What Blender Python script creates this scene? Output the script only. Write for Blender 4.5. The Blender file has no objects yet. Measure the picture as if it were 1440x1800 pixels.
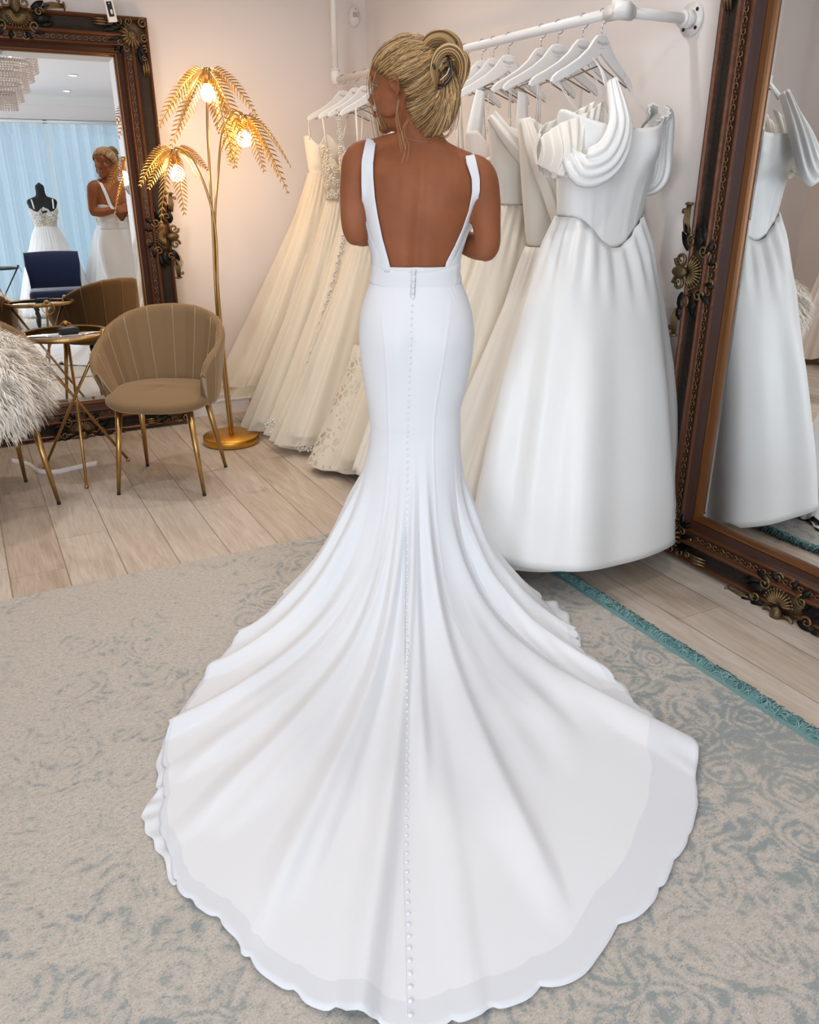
import bpy, bmesh, math, random
from math import sin, cos, pi, radians, sqrt, exp, atan2
from mathutils import Vector, Matrix
from mathutils.bvhtree import BVHTree
rnd = random.Random(7)
S = bpy.context.scene
C = S.collection

# ------------------------------------------------------------ camera, sky, lights, exposure
cam_d = bpy.data.cameras.new('camera'); cam = bpy.data.objects.new('camera', cam_d); C.objects.link(cam)
cam_d.sensor_fit = 'HORIZONTAL'; cam_d.sensor_width = 36; cam_d.lens = 36 * 1430 / 1440
cam_d.clip_start = .05
cam.location = (0, 0, 1.4); cam.rotation_euler = (radians(90 - 22.4), 0, radians(-28))
S.camera = cam
vs = S.view_settings
vs.view_transform = 'Standard'; vs.look = 'None'; vs.gamma = 1.0; vs.use_curve_mapping = False
vs.exposure = -0.26
S.cycles.use_denoising = True
S.cycles.max_bounces = 9; S.cycles.diffuse_bounces = 5; S.cycles.glossy_bounces = 5
S.cycles.transmission_bounces = 6; S.cycles.transparent_max_bounces = 24
S.cycles.sample_clamp_indirect = 6; S.cycles.caustics_reflective = False; S.cycles.caustics_refractive = False
W = bpy.data.worlds.new('daylight'); S.world = W; W.use_nodes = True
W.node_tree.nodes['Background'].inputs[0].default_value = (.52, .74, .92, 1)
W.node_tree.nodes['Background'].inputs[1].default_value = 1.0
XR, YB, XL, YF, ZC = 2.38, 5.03, -1.9, -3.25, 2.78          # room faces

def area(name, loc, rot, sx, sy, power, col=(1, 1, 1), spread=180):
    l = bpy.data.lights.new(name, 'AREA'); l.shape = 'RECTANGLE'; l.size = sx; l.size_y = sy
    l.energy = power; l.color = col; l.spread = radians(spread)
    o = bpy.data.objects.new(name, l); C.objects.link(o); o.location = loc
    o.rotation_euler = [radians(a) for a in rot]
    return o
# added lamps behind an unseen door and side window made up to let them in
area('added_side_light', (XL - .30, -.55, 1.45), (90, 0, -90), 2.0, 2.0, 100, (.86, .93, 1.0))  # added fill for the right wall and gowns
area('added_door_light', (-.90, YF - .30, 1.30), (90, 0, 0), 1.75, 2.4, 90, (.82, .90, 1.0))  # added key light, set clear of the mirrored curtain
SPOTS = [(1.45, 1.3), (1.45, 0), (1.45, -1.3), (1.5, -2.6), (-.4, 2.6), (-.4, 1.3), (-.4, 0), (-.4, -1.3), (1.45, 2.6), (.3, 3.95), (1.45, 3.9)]
for x, y in SPOTS:
    l = bpy.data.lights.new('ceiling_downlight', 'AREA'); l.shape = 'DISK'; l.size = .09
    l.energy = 7.0 if y > 2 else ((4.5 if x > 1 else 2.0) if y > 1 else (2.6 if x > 1 else 1.0)); l.color = (1, .95, .89); l.spread = radians(140)
    o = bpy.data.objects.new('ceiling_downlight', l); C.objects.link(o); o.location = (x, y, ZC - .012)

# ------------------------------------------------------------ helpers
def lin(c):
    return tuple((v / 12.92 if v <= .04045 else ((v + .055) / 1.055) ** 2.4) for v in c)
def rgb(r, g, b): return lin((r / 255, g / 255, b / 255)) + (1,)
MATS = {}
def mat(name, col, rough=.5, metal=0, sheen=0, spec=.5, emit=None, es=0, bump=None, trans=0, coat=0, sss=0, aniso=0):
    m = bpy.data.materials.new(name); m.use_nodes = True; nt = m.node_tree; b = nt.nodes['Principled BSDF']
    b.inputs['Base Color'].default_value = col; b.inputs['Roughness'].default_value = rough
    b.inputs['Metallic'].default_value = metal; b.inputs['Sheen Weight'].default_value = sheen
    b.inputs['Specular IOR Level'].default_value = spec; b.inputs['Coat Weight'].default_value = coat
    b.inputs['Transmission Weight'].default_value = trans
    if sss:
        b.inputs['Subsurface Weight'].default_value = sss; b.inputs['Subsurface Radius'].default_value = (.02, .01, .006); b.inputs['Subsurface Scale'].default_value = .5
    if emit: b.inputs['Emission Color'].default_value = emit; b.inputs['Emission Strength'].default_value = es
    if bump:
        sc, st, dist = bump
        n = nt.nodes.new('ShaderNodeTexNoise'); n.inputs['Scale'].default_value = sc; n.inputs['Detail'].default_value = 4
        tc = nt.nodes.new('ShaderNodeTexCoord'); nt.links.new(tc.outputs['Object'], n.inputs['Vector'])
        bp = nt.nodes.new('ShaderNodeBump'); bp.inputs['Strength'].default_value = st; bp.inputs['Distance'].default_value = dist
        nt.links.new(n.outputs['Fac'], bp.inputs['Height']); nt.links.new(bp.outputs['Normal'], b.inputs['Normal'])
    MATS[name] = m
    return m
class NT:
    """small node-tree writer"""
    def __init__(s, m): s.m = m; s.t = m.node_tree; s.b = s.t.nodes['Principled BSDF']; s.out = s.t.nodes['Material Output']
    def n(s, typ, **kw):
        nd = s.t.nodes.new('ShaderNode' + typ)
        for k, v in kw.items():
            if k in nd.inputs: 
                if hasattr(v, 'node'): s.t.links.new(v, nd.inputs[k])
                else: nd.inputs[k].default_value = v
            elif k.startswith('i') and k[1:].isdigit():
                i = int(k[1:])
                if hasattr(v, 'node'): s.t.links.new(v, nd.inputs[i])
                else: nd.inputs[i].default_value = v
            else: setattr(nd, k, v)
        return nd
    def math(s, op, a, b=0.0, c=0.0): return s.n('Math', operation=op, i0=a, i1=b, i2=c).outputs[0]
    def ramp(s, fac, stops):
        r = s.n('ValToRGB'); s.t.links.new(fac, r.inputs[0]); e = r.color_ramp.elements
        while len(e) > 1: e.remove(e[-1])
        e[0].position = stops[0][0]; e[0].color = stops[0][1]
        for p, c in stops[1:]:
            x = e.new(p); x.color = c
        return r.outputs[0]
    def mix(s, f, a, b, mode='MIX'):
        m = s.n('MixRGB', blend_type=mode, i0=f, i1=a, i2=b); return m.outputs[0]
    def link(s, a, b): s.t.links.new(a, b)

class MB:
    def __init__(s): s.v = []; s.f = []; s.mi = []
    def add(s, vs, fs, mi=0):
        o = len(s.v); s.v += [tuple(v) for v in vs]; s.f += [tuple(i + o for i in f) for f in fs]; s.mi += [mi] * len(fs)
    def grid(s, fn, nu, nv, cu=False, cv=False, mi=0, mif=None):
        vs = [fn(i, j) for i in range(nu) for j in range(nv)]; fs = []; o = len(s.v)
        s.v += [tuple(v) for v in vs]
        for i in range(nu if cu else nu - 1):
            for j in range(nv if cv else nv - 1):
                a = i * nv + j; b = ((i + 1) % nu) * nv + j; c = ((i + 1) % nu) * nv + (j + 1) % nv; d = i * nv + (j + 1) % nv
                s.f.append((a + o, b + o, c + o, d + o)); s.mi.append(mif(i, j) if mif else mi)
    def box(s, c, d, mi=0, M=None):
        vs = [Vector((c[0] + sx * d[0] / 2, c[1] + sy * d[1] / 2, c[2] + sz * d[2] / 2)) for sx in (-1, 1) for sy in (-1, 1) for sz in (-1, 1)]
        if M: vs = [M @ v for v in vs]
        s.add(vs, [(0, 1, 3, 2), (4, 6, 7, 5), (0, 4, 5, 1), (2, 3, 7, 6), (0, 2, 6, 4), (1, 5, 7, 3)], mi)
    def tube(s, pts, r, n=8, mi=0, cap=True, flat=1.0, closed=False):
        pts = [Vector(p) for p in pts]; m = len(pts)
        rs = r if isinstance(r, (list, tuple)) else [r] * m
        prev = None; rings = []
        for i, p in enumerate(pts):
            if closed: t = pts[(i + 1) % m] - pts[i - 1]
            else: t = pts[min(i + 1, m - 1)] - pts[max(i - 1, 0)]
            t = t.normalized() if t.length > 1e-9 else Vector((0, 0, 1))
            if prev is None:
                a = Vector((0, 0, 1)) if abs(t.z) < .9 else Vector((1, 0, 0)); u = t.cross(a).normalized()
            else:
                u = prev - t * prev.dot(t); u = u.normalized() if u.length > 1e-6 else t.orthogonal().normalized()
            prev = u; w = t.cross(u)
            rings.append([p + (u * cos(2 * pi * k / n) + w * flat * sin(2 * pi * k / n)) * rs[i] for k in range(n)])
        o = len(s.v)
        for q in rings: s.v += [tuple(v) for v in q]
        for i in range(m if closed else m - 1):
            for k in range(n):
                a = i * n + k; b = i * n + (k + 1) % n; j = (i + 1) % m
                s.f.append((o + a, o + b, o + j * n + (k + 1) % n, o + j * n + k)); s.mi.append(mi)
        if cap and not closed:
            s.f.append(tuple(o + k for k in range(n))[::-1]); s.f.append(tuple(o + (m - 1) * n + k for k in range(n))); s.mi += [mi, mi]
    def lathe(s, prof, n=24, c=(0, 0, 0), mi=0, sx=1, sy=1, cap=True):
        o = len(s.v); m = len(prof)
        for r, z in prof:
            for k in range(n):
                a = 2 * pi * k / n; s.v.append((c[0] + r * cos(a) * sx, c[1] + r * sin(a) * sy, c[2] + z))
        for i in range(m - 1):
            for k in range(n):
                s.f.append((o + i * n + k, o + i * n + (k + 1) % n, o + (i + 1) * n + (k + 1) % n, o + (i + 1) * n + k)); s.mi.append(mi)
        if cap: s.f.append(tuple(o + k for k in range(n))[::-1]); s.f.append(tuple(o + (m - 1) * n + k for k in range(n))); s.mi += [mi, mi]
    def ell(s, c, r, n=16, mi=0, M=None):
        c = Vector(c)
        def fn(i, j):
            th = 1e-3 + (pi - 2e-3) * i / (n // 2); ph = 2 * pi * j / n
            v = Vector((r[0] * sin(th) * cos(ph), r[1] * sin(th) * sin(ph), r[2] * cos(th)))
            return (M @ v if M else v) + c
        s.grid(fn, n // 2 + 1, n, cv=True, mi=mi)
    def build(s, name, m, parent=None, smooth=True, loc=None, rz=0, mods=()):
        me = bpy.data.meshes.new(name); me.from_pydata(s.v, [], s.f)
        ms = m if isinstance(m, (list, tuple)) else [m]
        for x in ms: me.materials.append(x)
        if len(ms) > 1: me.polygons.foreach_set('material_index', s.mi)
        if smooth: me.polygons.foreach_set('use_smooth', [True] * len(me.polygons))
        me.update()
        o = bpy.data.objects.new(name, me); C.objects.link(o)
        if parent: o.parent = parent
        if loc: o.location = loc
        o.rotation_euler = (0, 0, rz)
        for k, kw in mods:
            md = o.modifiers.new(k.lower(), k)
            for a, b in kw.items(): setattr(md, a, b)
        return o
BEV = lambda w, n=2: ('BEVEL', dict(width=w, segments=n, limit_method='ANGLE', angle_limit=radians(40)))
SUB = lambda n=1: ('SUBSURF', dict(levels=n, render_levels=n))
SOL = lambda t, off=0: ('SOLIDIFY', dict(thickness=t, offset=off))
def tag(o, label=None, cat=None, group=None, kind=None):
    if label: o['label'] = label
    if cat: o['category'] = cat
    if group: o['group'] = group
    if kind: o['kind'] = kind
    return o
def empty(name, loc=(0, 0, 0), rz=0, label=None, cat=None, group=None):
    o = bpy.data.objects.new(name, None); C.objects.link(o); o.location = loc; o.rotation_euler = (0, 0, rz); o.empty_display_size = .05
    return tag(o, label, cat, group)
def copy_tree(o, parent=None):
    c = o.copy(); C.objects.link(c); c.parent = parent
    for ch in o.children: copy_tree(ch, c)
    return c
def interp(tab, z):
    """tab rows sorted by key; smooth linear interpolation of the rest"""
    if z <= tab[0][0]: return tab[0][1:]
    if z >= tab[-1][0]: return tab[-1][1:]
    for a, b in zip(tab, tab[1:]):
        if a[0] <= z <= b[0]:
            t = (z - a[0]) / (b[0] - a[0])
            return tuple(p + (q - p) * t for p, q in zip(a[1:], b[1:]))
def crom(pts, n):
    """Catmull-Rom resample of control tuples"""
    P = [pts[0]] + list(pts) + [pts[-1]]; out = []
    segs = len(pts) - 1
    for k in range(n):
        u = k / (n - 1) * segs; i = min(int(u), segs - 1); t = u - i
        p0, p1, p2, p3 = P[i], P[i + 1], P[i + 2], P[i + 3]
        out.append(tuple(.5 * ((2 * b) + (-a + c) * t + (2 * a - 5 * b + 4 * c - d) * t * t + (-a + 3 * b - 3 * c + d) * t ** 3) for a, b, c, d in zip(p0, p1, p2, p3)))
    return out
def sstep(a, b, x):
    t = min(1, max(0, (x - a) / (b - a))); return t * t * (3 - 2 * t)

# ------------------------------------------------------------ materials
wall_m = mat('wall_paint', rgb(236, 229, 226), .75, spec=.2)
trim_m = mat('trim_gloss', rgb(236, 232, 228), .35)
white_paint = mat('white_enamel', rgb(238, 236, 234), .3)
gold = mat('brushed_gold', rgb(186, 150, 96), .28, 1)
leafgold = mat('gilded_leaf', rgb(214, 172, 98), .36, 1)
basegold = mat('gold_leaf_base', rgb(215, 160, 70), .38, 1, bump=(40, .3, .002))
chrome = mat('chrome', rgb(200, 200, 205), .15, 1)
dark_steel = mat('hanger_bar', rgb(150, 140, 132), .3, 1)
black_rub = mat('black_rubber', rgb(25, 24, 24), .6)
frame_brown = mat('frame_brown_gilt', rgb(92, 54, 32), .36, .45, bump=(60, .5, .004))
frame_dark = mat('frame_dark_patina', rgb(38, 30, 24), .55, .3, bump=(220, 1.0, .004))
frame_red = mat('frame_red_brown', rgb(56, 29, 18), .42, 0, spec=.3)
frame_gold = mat('frame_gold_edge', rgb(112, 70, 34), .34, .6)
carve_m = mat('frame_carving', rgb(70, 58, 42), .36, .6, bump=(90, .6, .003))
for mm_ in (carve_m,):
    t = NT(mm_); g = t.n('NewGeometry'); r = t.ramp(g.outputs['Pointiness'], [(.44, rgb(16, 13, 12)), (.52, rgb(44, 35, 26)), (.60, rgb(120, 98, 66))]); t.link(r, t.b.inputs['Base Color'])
mirror_m = mat('mirror_glass', (.93, .95, .95, 1), .0, 1)
velvet = mat('taupe_velvet', rgb(136, 110, 80), .8, sheen=.6, spec=.2)
t = NT(velvet); t.b.inputs['Sheen Roughness'].default_value = .35; t.b.inputs['Sheen Tint'].default_value = rgb(230, 215, 190)
velvet_seam = mat('velvet_piping', rgb(160, 136, 104), .8, sheen=.3)
navy = mat('navy_velvet', rgb(14, 26, 62), .75, sheen=.4, spec=.2)
dark_wood = mat('dark_turned_wood', rgb(30, 20, 18), .35)
skin = mat('tanned_skin', rgb(150, 98, 70), .55, spec=.22, sss=.06, bump=(350, .08, .001))
t = NT(skin); n = t.n('TexNoise', Scale=9.0, Detail=4.0); tc = t.n('TexCoord'); t.link(tc.outputs['Object'], n.inputs['Vector'])
t.link(t.ramp(n.outputs['Fac'], [(.3, rgb(132, 78, 50)), (.55, rgb(144, 86, 56)), (.75, rgb(152, 94, 66))]), t.b.inputs['Base Color'])
lip_m = mat('lip', rgb(170, 88, 82), .35)
eye_m = mat('eye_white', rgb(178, 168, 160), .5, spec=.2); iris_m = mat('iris', rgb(52, 44, 40), .2); brow_m = mat('brow_hair', rgb(98, 72, 46), .7)
crepe = mat('white_crepe', rgb(238, 240, 245), .62, sheen=.15, spec=.25)
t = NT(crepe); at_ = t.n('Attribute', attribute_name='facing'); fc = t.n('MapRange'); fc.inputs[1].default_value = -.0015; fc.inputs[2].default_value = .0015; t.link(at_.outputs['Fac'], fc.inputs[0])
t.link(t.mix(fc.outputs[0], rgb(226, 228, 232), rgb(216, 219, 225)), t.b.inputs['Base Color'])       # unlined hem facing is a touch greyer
satin = mat('ivory_satin', rgb(236, 231, 222), .34, sheen=.25, spec=.5)
satin_w = mat('white_satin', rgb(236, 236, 235), .36, sheen=.25, spec=.45)
cream = mat('cream_satin', rgb(240, 232, 218), .42, sheen=.2, spec=.4)
blush = mat('blush_satin', rgb(232, 220, 212), .42, sheen=.2, spec=.4)
lining = mat('ivory_lining', rgb(246, 240, 228), .6)
def sheer(name, col, alpha, scale=None):
    m = mat(name, col, .7, spec=.1); t = NT(m)
    tr = t.n('BsdfTransparent'); tl = t.n('BsdfTranslucent'); tl.inputs[0].default_value = col
    a = t.n('MixShader'); a.inputs[0].default_value = .35; t.link(t.b.outputs[0], a.inputs[1]); t.link(tl.outputs[0], a.inputs[2])
    x = t.n('MixShader'); t.link(tr.outputs[0], x.inputs[1]); t.link(a.outputs[0], x.inputs[2]); t.link(x.outputs[0], t.out.inputs[0])
    if scale:
        tc = t.n('TexCoord'); v = t.n('TexVoronoi', Scale=scale, feature='DISTANCE_TO_EDGE'); t.link(tc.outputs['Object'], v.inputs['Vector'])
        v2 = t.n('TexNoise', Scale=scale * .6, Detail=2.0); t.link(tc.outputs['Object'], v2.inputs['Vector'])
        w1 = t.math('LESS_THAN', v.outputs['Distance'], .12); w2 = t.math('GREATER_THAN', v2.outputs['Fac'], .52)
        f = t.math('MAXIMUM', w1, w2); f = t.math('MULTIPLY_ADD', f, 1 - alpha, alpha); t.link(f, x.inputs[0])
    else: x.inputs[0].default_value = alpha
    return m
tulle = sheer('ivory_tulle', rgb(250, 244, 232), .6)
tulle_w = sheer('white_tulle', rgb(244, 244, 244), .6)
lace = sheer('floral_lace', rgb(240, 232, 216), .25, 60)
lace_cut = sheer('cutwork_lace', rgb(240, 234, 222), .22, 26)
horsehair = sheer('horsehair_hem', rgb(240, 226, 200), .75)
curtain_m = sheer('sheer_curtain', rgb(225, 238, 246), .5)
bulb_m = mat('glowing_bulb', rgb(255, 230, 180), .3, emit=(1, .60, .27, 1), es=95)
led_m = mat('downlight_lens', rgb(255, 250, 240), .3, emit=(1, .95, .88, 1), es=9)
crystal = mat('crystal_bead', rgb(235, 225, 222), .08, spec=.9)
hair_m = mat('blonde_hair', rgb(176, 136, 84), .42, spec=.5)
t = NT(hair_m); g = t.n('NewGeometry'); t.link(t.ramp(g.outputs['Random Per Island'], [(0, rgb(88, 60, 32)), (.3, rgb(136, 100, 58)), (.6, rgb(176, 138, 86)), (.85, rgb(208, 174, 122)), (1, rgb(228, 202, 158))]), t.b.inputs['Base Color'])
hair_base = mat('hair_roots', rgb(96, 68, 38), .55)
fur_m = mat('sheepskin_fur', rgb(232, 222, 212), .75, sheen=.3)
t = NT(fur_m); g = t.n('NewGeometry'); t.link(t.ramp(g.outputs['Random Per Island'], [(0, rgb(246, 240, 230)), (1, rgb(255, 253, 250))]), t.b.inputs['Base Color'])
fringe_m = mat('teal_yarn', rgb(108, 158, 158), .9)
t = NT(fringe_m); g = t.n('NewGeometry'); t.link(t.ramp(g.outputs['Random Per Island'], [(0, rgb(78, 120, 122)), (1, rgb(132, 166, 166))]), t.b.inputs['Base Color'])
# ------------------------------------------------------------ floor material: pale oak planks along Y
floor_m = mat('oak_planks', rgb(190, 172, 154), .42, spec=.35); t = NT(floor_m)
geo = t.n('NewGeometry'); sep = t.n('SeparateXYZ'); t.link(geo.outputs['Position'], sep.inputs[0])
px = t.math('MULTIPLY', t.math('ADD', sep.outputs[0], .045), 5.0); pid = t.math('FLOOR', px); pfr = t.math('FRACT', px)
wn = t.n('TexWhiteNoise', noise_dimensions='1D'); t.link(pid, wn.inputs['W'])
py = t.math('ADD', t.math('MULTIPLY', sep.outputs[1], .56), t.math('MULTIPLY', wn.outputs['Value'], 7.3)); yid = t.math('FLOOR', py); yfr = t.math('FRACT', py)
wn2 = t.n('TexWhiteNoise', noise_dimensions='2D'); cb = t.n('CombineXYZ', X=pid, Y=yid); t.link(cb.outputs[0], wn2.inputs['Vector'])
gv = t.n('CombineXYZ', X=t.math('MULTIPLY', sep.outputs[0], 9), Y=t.math('ADD', t.math('MULTIPLY', sep.outputs[1], 1.3), t.math('MULTIPLY', wn2.outputs['Value'], 50)))
gn = t.n('TexNoise', Scale=1.5, Detail=7.0, Roughness=.62, Distortion=1.6); t.link(gv.outputs[0], gn.inputs['Vector'])
fine = t.n('CombineXYZ', X=t.math('MULTIPLY', sep.outputs[0], 120), Y=t.math('MULTIPLY', sep.outputs[1], 6))
fn_ = t.n('TexNoise', Scale=1.0, Detail=3.0); t.link(fine.outputs[0], fn_.inputs['Vector'])
col = t.ramp(gn.outputs['Fac'], [(.28, rgb(140, 118, 98)), (.43, rgb(184, 164, 144)), (.56, rgb(208, 194, 179)), (.75, rgb(224, 216, 206))])
col = t.mix(.55, col, t.ramp(wn2.outputs['Value'], [(0, rgb(178, 158, 138)), (.5, rgb(202, 189, 175)), (1, rgb(218, 210, 201))]))
col = t.mix(.25, col, t.ramp(fn_.outputs['Fac'], [(.3, rgb(160, 140, 122)), (.7, rgb(222, 210, 198))]))
e1 = t.math('MINIMUM', pfr, t.math('SUBTRACT', 1.0, pfr)); e2 = t.math('MINIMUM', yfr, t.math('SUBTRACT', 1.0, yfr))
seam = t.math('MAXIMUM', t.math('LESS_THAN', e1, .012), t.math('MULTIPLY', t.math('LESS_THAN', e2, .0010), .6))
t.link(t.mix(t.math('MULTIPLY', seam, .6), col, rgb(110, 92, 76)), t.b.inputs['Base Color'])
bp = t.n('Bump', Strength=.35, Distance=.002); t.link(t.math('SUBTRACT', gn.outputs['Fac'], seam), bp.inputs['Height']); t.link(bp.outputs[0], t.b.inputs['Normal'])

# ------------------------------------------------------------ room shell
def slab(name, c, d, m): 
    b = MB(); b.box(c, d); return tag(b.build(name, m, smooth=False), kind='structure')
T = .12
slab('floor', ((XL + XR) / 2, (YB + YF) / 2, -T / 2), (XR - XL + 2 * T, YB - YF + 2 * T, T), floor_m)
slab('ceiling', ((XL + XR) / 2, (YB + YF) / 2, ZC + T / 2), (XR - XL + 2 * T, YB - YF + 2 * T, T), wall_m)
slab('wall_back', ((XL + XR) / 2, YB + T / 2, ZC / 2), (XR - XL + 2 * T, T, ZC), wall_m)
slab('wall_right', (XR + T / 2, (YB + YF) / 2, ZC / 2), (T, YB - YF, ZC), wall_m)
# left wall with an opening added for the side light
b = MB(); ya, yb_, za, zb_ = -1.5, .4, .45, 2.45
b.box((XL - T / 2, (ya + YF) / 2, ZC / 2), (T, ya - YF, ZC)); b.box((XL - T / 2, (YB + yb_) / 2, ZC / 2), (T, YB - yb_, ZC))
b.box((XL - T / 2, (ya + yb_) / 2, za / 2), (T, yb_ - ya, za)); b.box((XL - T / 2, (ya + yb_) / 2, (zb_ + ZC) / 2), (T, yb_ - ya, ZC - zb_)); tag(b.build('wall_left', wall_m, smooth=False), kind='structure')
wf = MB()
for y in (ya + .025, (ya + yb_) / 2, yb_ - .025): wf.box((XL - .06, y, (za + zb_) / 2), (.05, .045, zb_ - za))
for z in (za + .025, zb_ - .025): wf.box((XL - .06, (ya + yb_) / 2, z), (.05, yb_ - ya, .05))
tag(wf.build('added_window', trim_m, smooth=False), kind='structure')  # frame of the made-up side window
# front wall round the shop window
b = MB(); z1 = 2.5
OPEN = [(-1.78, .02, .0), (.22, 2.25, .12)]                 # door opening added for the key light, then the curtained window
xs_ = [XL, OPEN[0][0], OPEN[0][1], OPEN[1][0], OPEN[1][1], XR]
for k in (0, 2, 4): b.box(((xs_[k] + xs_[k + 1]) / 2, YF - T / 2, ZC / 2), (xs_[k + 1] - xs_[k], T, ZC))
for x0, x1, z0 in OPEN:
    b.box(((x0 + x1) / 2, YF - T / 2, (z1 + ZC) / 2), (x1 - x0, T, ZC - z1))
    if z0: b.box(((x0 + x1) / 2, YF - T / 2, z0 / 2), (x1 - x0, T, z0))
tag(b.build('wall_front', wall_m, smooth=False), kind='structure')
for nm, (x0, x1, z0) in zip(('added_door', 'window_1'), OPEN):  # frame of the made-up door, then of the curtained window
    wf = MB()
    for x in (x0 + .03, (x0 + x1) / 2, x1 - .03): wf.box((x, YF - .06, (z0 + z1) / 2), (.05, .06, z1 - z0))
    for z in (z0 + .03, z1 - .03): wf.box(((x0 + x1) / 2, YF - .06, z), (x1 - x0, .06, .05))
    tag(wf.build(nm, trim_m, smooth=False), kind='structure')
# skirting boards: stepped section
def skirting(name, p, q, nx, ny):
    prof = [(0, 0), (.016, 0), (.016, .075), (.020, .08), (.020, .088), (.012, .094), (.012, .112), (.016, .118), (.012, .13), (.004, .14), (0, .145)]
    b = MB(); b.grid(lambda i, j: ((p if i == 0 else q)[0] + nx * prof[j][0], (p if i == 0 else q)[1] + ny * prof[j][0], prof[j][1]), 2, len(prof))
    return tag(b.build(name, trim_m, smooth=False), kind='structure')
skirting('baseboard_back', (XL, YB), (XR, YB), 0, -1); skirting('baseboard_right', (XR, YB), (XR, YF), -1, 0); skirting('baseboard_left', (XL, YF), (XL, YB), 1, 0)
skirting('baseboard_front', (XR, YF), (XL, YF), 0, 1)
def cornice(name, p, q, nx, ny):
    prof = [(0, -.11), (.012, -.105), (.02, -.09), (.03, -.06), (.05, -.035), (.08, -.02), (.095, -.012), (.10, 0)]
    b = MB(); b.grid(lambda i, j: ((p if i == 0 else q)[0] + nx * prof[j][0], (p if i == 0 else q)[1] + ny * prof[j][0], ZC + prof[j][1]), 2, len(prof))
    return tag(b.build(name, trim_m), kind='structure')
cornice('trim_1', (XR, YF), (XL, YF), 0, 1); cornice('trim_2', (XL, YF), (XL, YB), 1, 0)
# downlights
for k, (x, y) in enumerate(SPOTS):
    b = MB(); b.lathe([(.052, 0), (.056, -.004), (.056, -.010), (.045, -.011), (.042, -.004)], 24, (x, y, ZC))
    names = {0: 'nearest', 1: 'second', 2: 'third', 3: 'fourth'}
    o = tag(b.build('ceiling_downlight', white_paint), None, 'ceiling light', 'recessed ceiling downlights')
    o['label'] = ('recessed ceiling downlight reflected in the tall left mirror, %s from the bride' % names[k]) if k < 4 else 'round recessed white downlight set in the ceiling above the frame'
    l = MB(); l.lathe([(.043, -.006), (.03, -.007), (.001, -.008)], 24, (x, y, ZC)); l.build('lamp_lens', led_m, o)

# ------------------------------------------------------------ rug
rug_m = mat('distressed_rug', rgb(190, 180, 168), .95, sheen=.15, spec=.1); t = NT(rug_m)
tc = t.n('NewGeometry'); pos = tc.outputs['Position']
wp = t.n('TexNoise', Scale=4.0, Detail=3.0); t.link(pos, wp.inputs['Vector'])
wv = t.mix(.16, pos, wp.outputs['Color'], 'ADD')
big = t.n('TexNoise', Scale=1.3, Detail=2.0, Roughness=.5); t.link(pos, big.inputs['Vector'])
vor = t.n('TexVoronoi', Scale=7.5, feature='F1'); t.link(wv, vor.inputs['Vector'])
rings = t.math('SINE', t.math('MULTIPLY', vor.outputs['Distance'], 34.0))                  # scrolls and rosettes of the old damask pattern
swl = t.n('TexNoise', Scale=5.0, Detail=1.0, Distortion=3.5); t.link(pos, swl.inputs['Vector'])
vine = t.math('LESS_THAN', t.math('ABSOLUTE', t.math('SUBTRACT', swl.outputs['Fac'], .5)), .006)
leaf = t.n('TexNoise', Scale=11.0, Detail=4.0, Roughness=.6, Distortion=1.6); t.link(pos, leaf.inputs['Vector'])
speck_v = t.n('Mapping'); speck_v.inputs['Scale'].default_value = (46, 80, 1); t.link(pos, speck_v.inputs['Vector'])
speck = t.n('TexNoise', Scale=1.6, Detail=8.0, Roughness=.8); t.link(speck_v.outputs[0], speck.inputs['Vector'])
fine2 = t.n('TexNoise', Scale=260.0, Detail=2.0); t.link(pos, fine2.inputs['Vector'])
sepr = t.n('SeparateXYZ'); t.link(pos, sepr.inputs[0])
zone = t.math('MULTIPLY_ADD', sepr.outputs[0], .075, t.math('MULTIPLY_ADD', sepr.outputs[1], -.060, -.005))       # more blue pile survives towards the window end
f = t.math('MULTIPLY_ADD', rings, .085, leaf.outputs['Fac']); f = t.math('ADD', f, t.math('MULTIPLY', t.math('SUBTRACT', big.outputs['Fac'], .5), .55))
f = t.math('ADD', f, zone); f = t.math('SUBTRACT', f, t.math('MULTIPLY', vine, .08)); f = t.math('MULTIPLY_ADD', t.math('SUBTRACT', speck.outputs['Fac'], .5), 1.7, f)
m1 = t.ramp(f, [(.50, (0, 0, 0, 1)), (.64, (1, 1, 1, 1))])
cc = t.n('TexNoise', Scale=3.5, Detail=2.0); t.link(pos, cc.inputs['Vector'])
blue = t.ramp(cc.outputs['Fac'], [(.35, rgb(134, 144, 144)), (.6, rgb(112, 132, 140)), (.75, rgb(126, 144, 138))])
base = t.ramp(speck.outputs['Fac'], [(.36, rgb(142, 134, 124)), (.45, rgb(180, 172, 162)), (.55, rgb(197, 190, 181)), (.7, rgb(209, 203, 195))])
base = t.mix(t.math('MULTIPLY', vine, .06), base, rgb(214, 208, 200))
base = t.mix(.18, base, t.ramp(fine2.outputs['Fac'], [(.35, rgb(150, 142, 132)), (.65, rgb(232, 226, 218))]))
t.link(t.mix(t.math('MULTIPLY', m1, .75), base, blue), t.b.inputs['Base Color'])
bp = t.n('Bump', Strength=.5, Distance=.003); t.link(speck.outputs['Fac'], bp.inputs['Height']); t.link(bp.outputs[0], t.b.inputs['Normal'])
rx0, rx1, ry0, ry1 = -1.15, 1.80, -1.5, 2.935
b = MB(); b.box(((rx0 + rx1) / 2, (ry0 + ry1) / 2, .0045), (rx1 - rx0, ry1 - ry0, .007))
rug = tag(b.build('rug', rug_m, smooth=False), 'large faded grey and beige patterned rug under the bridal train', 'rug')
b = MB(); r_ = random.Random(3)                        # teal yarn fringe: short tufts laid over the edge
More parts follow.
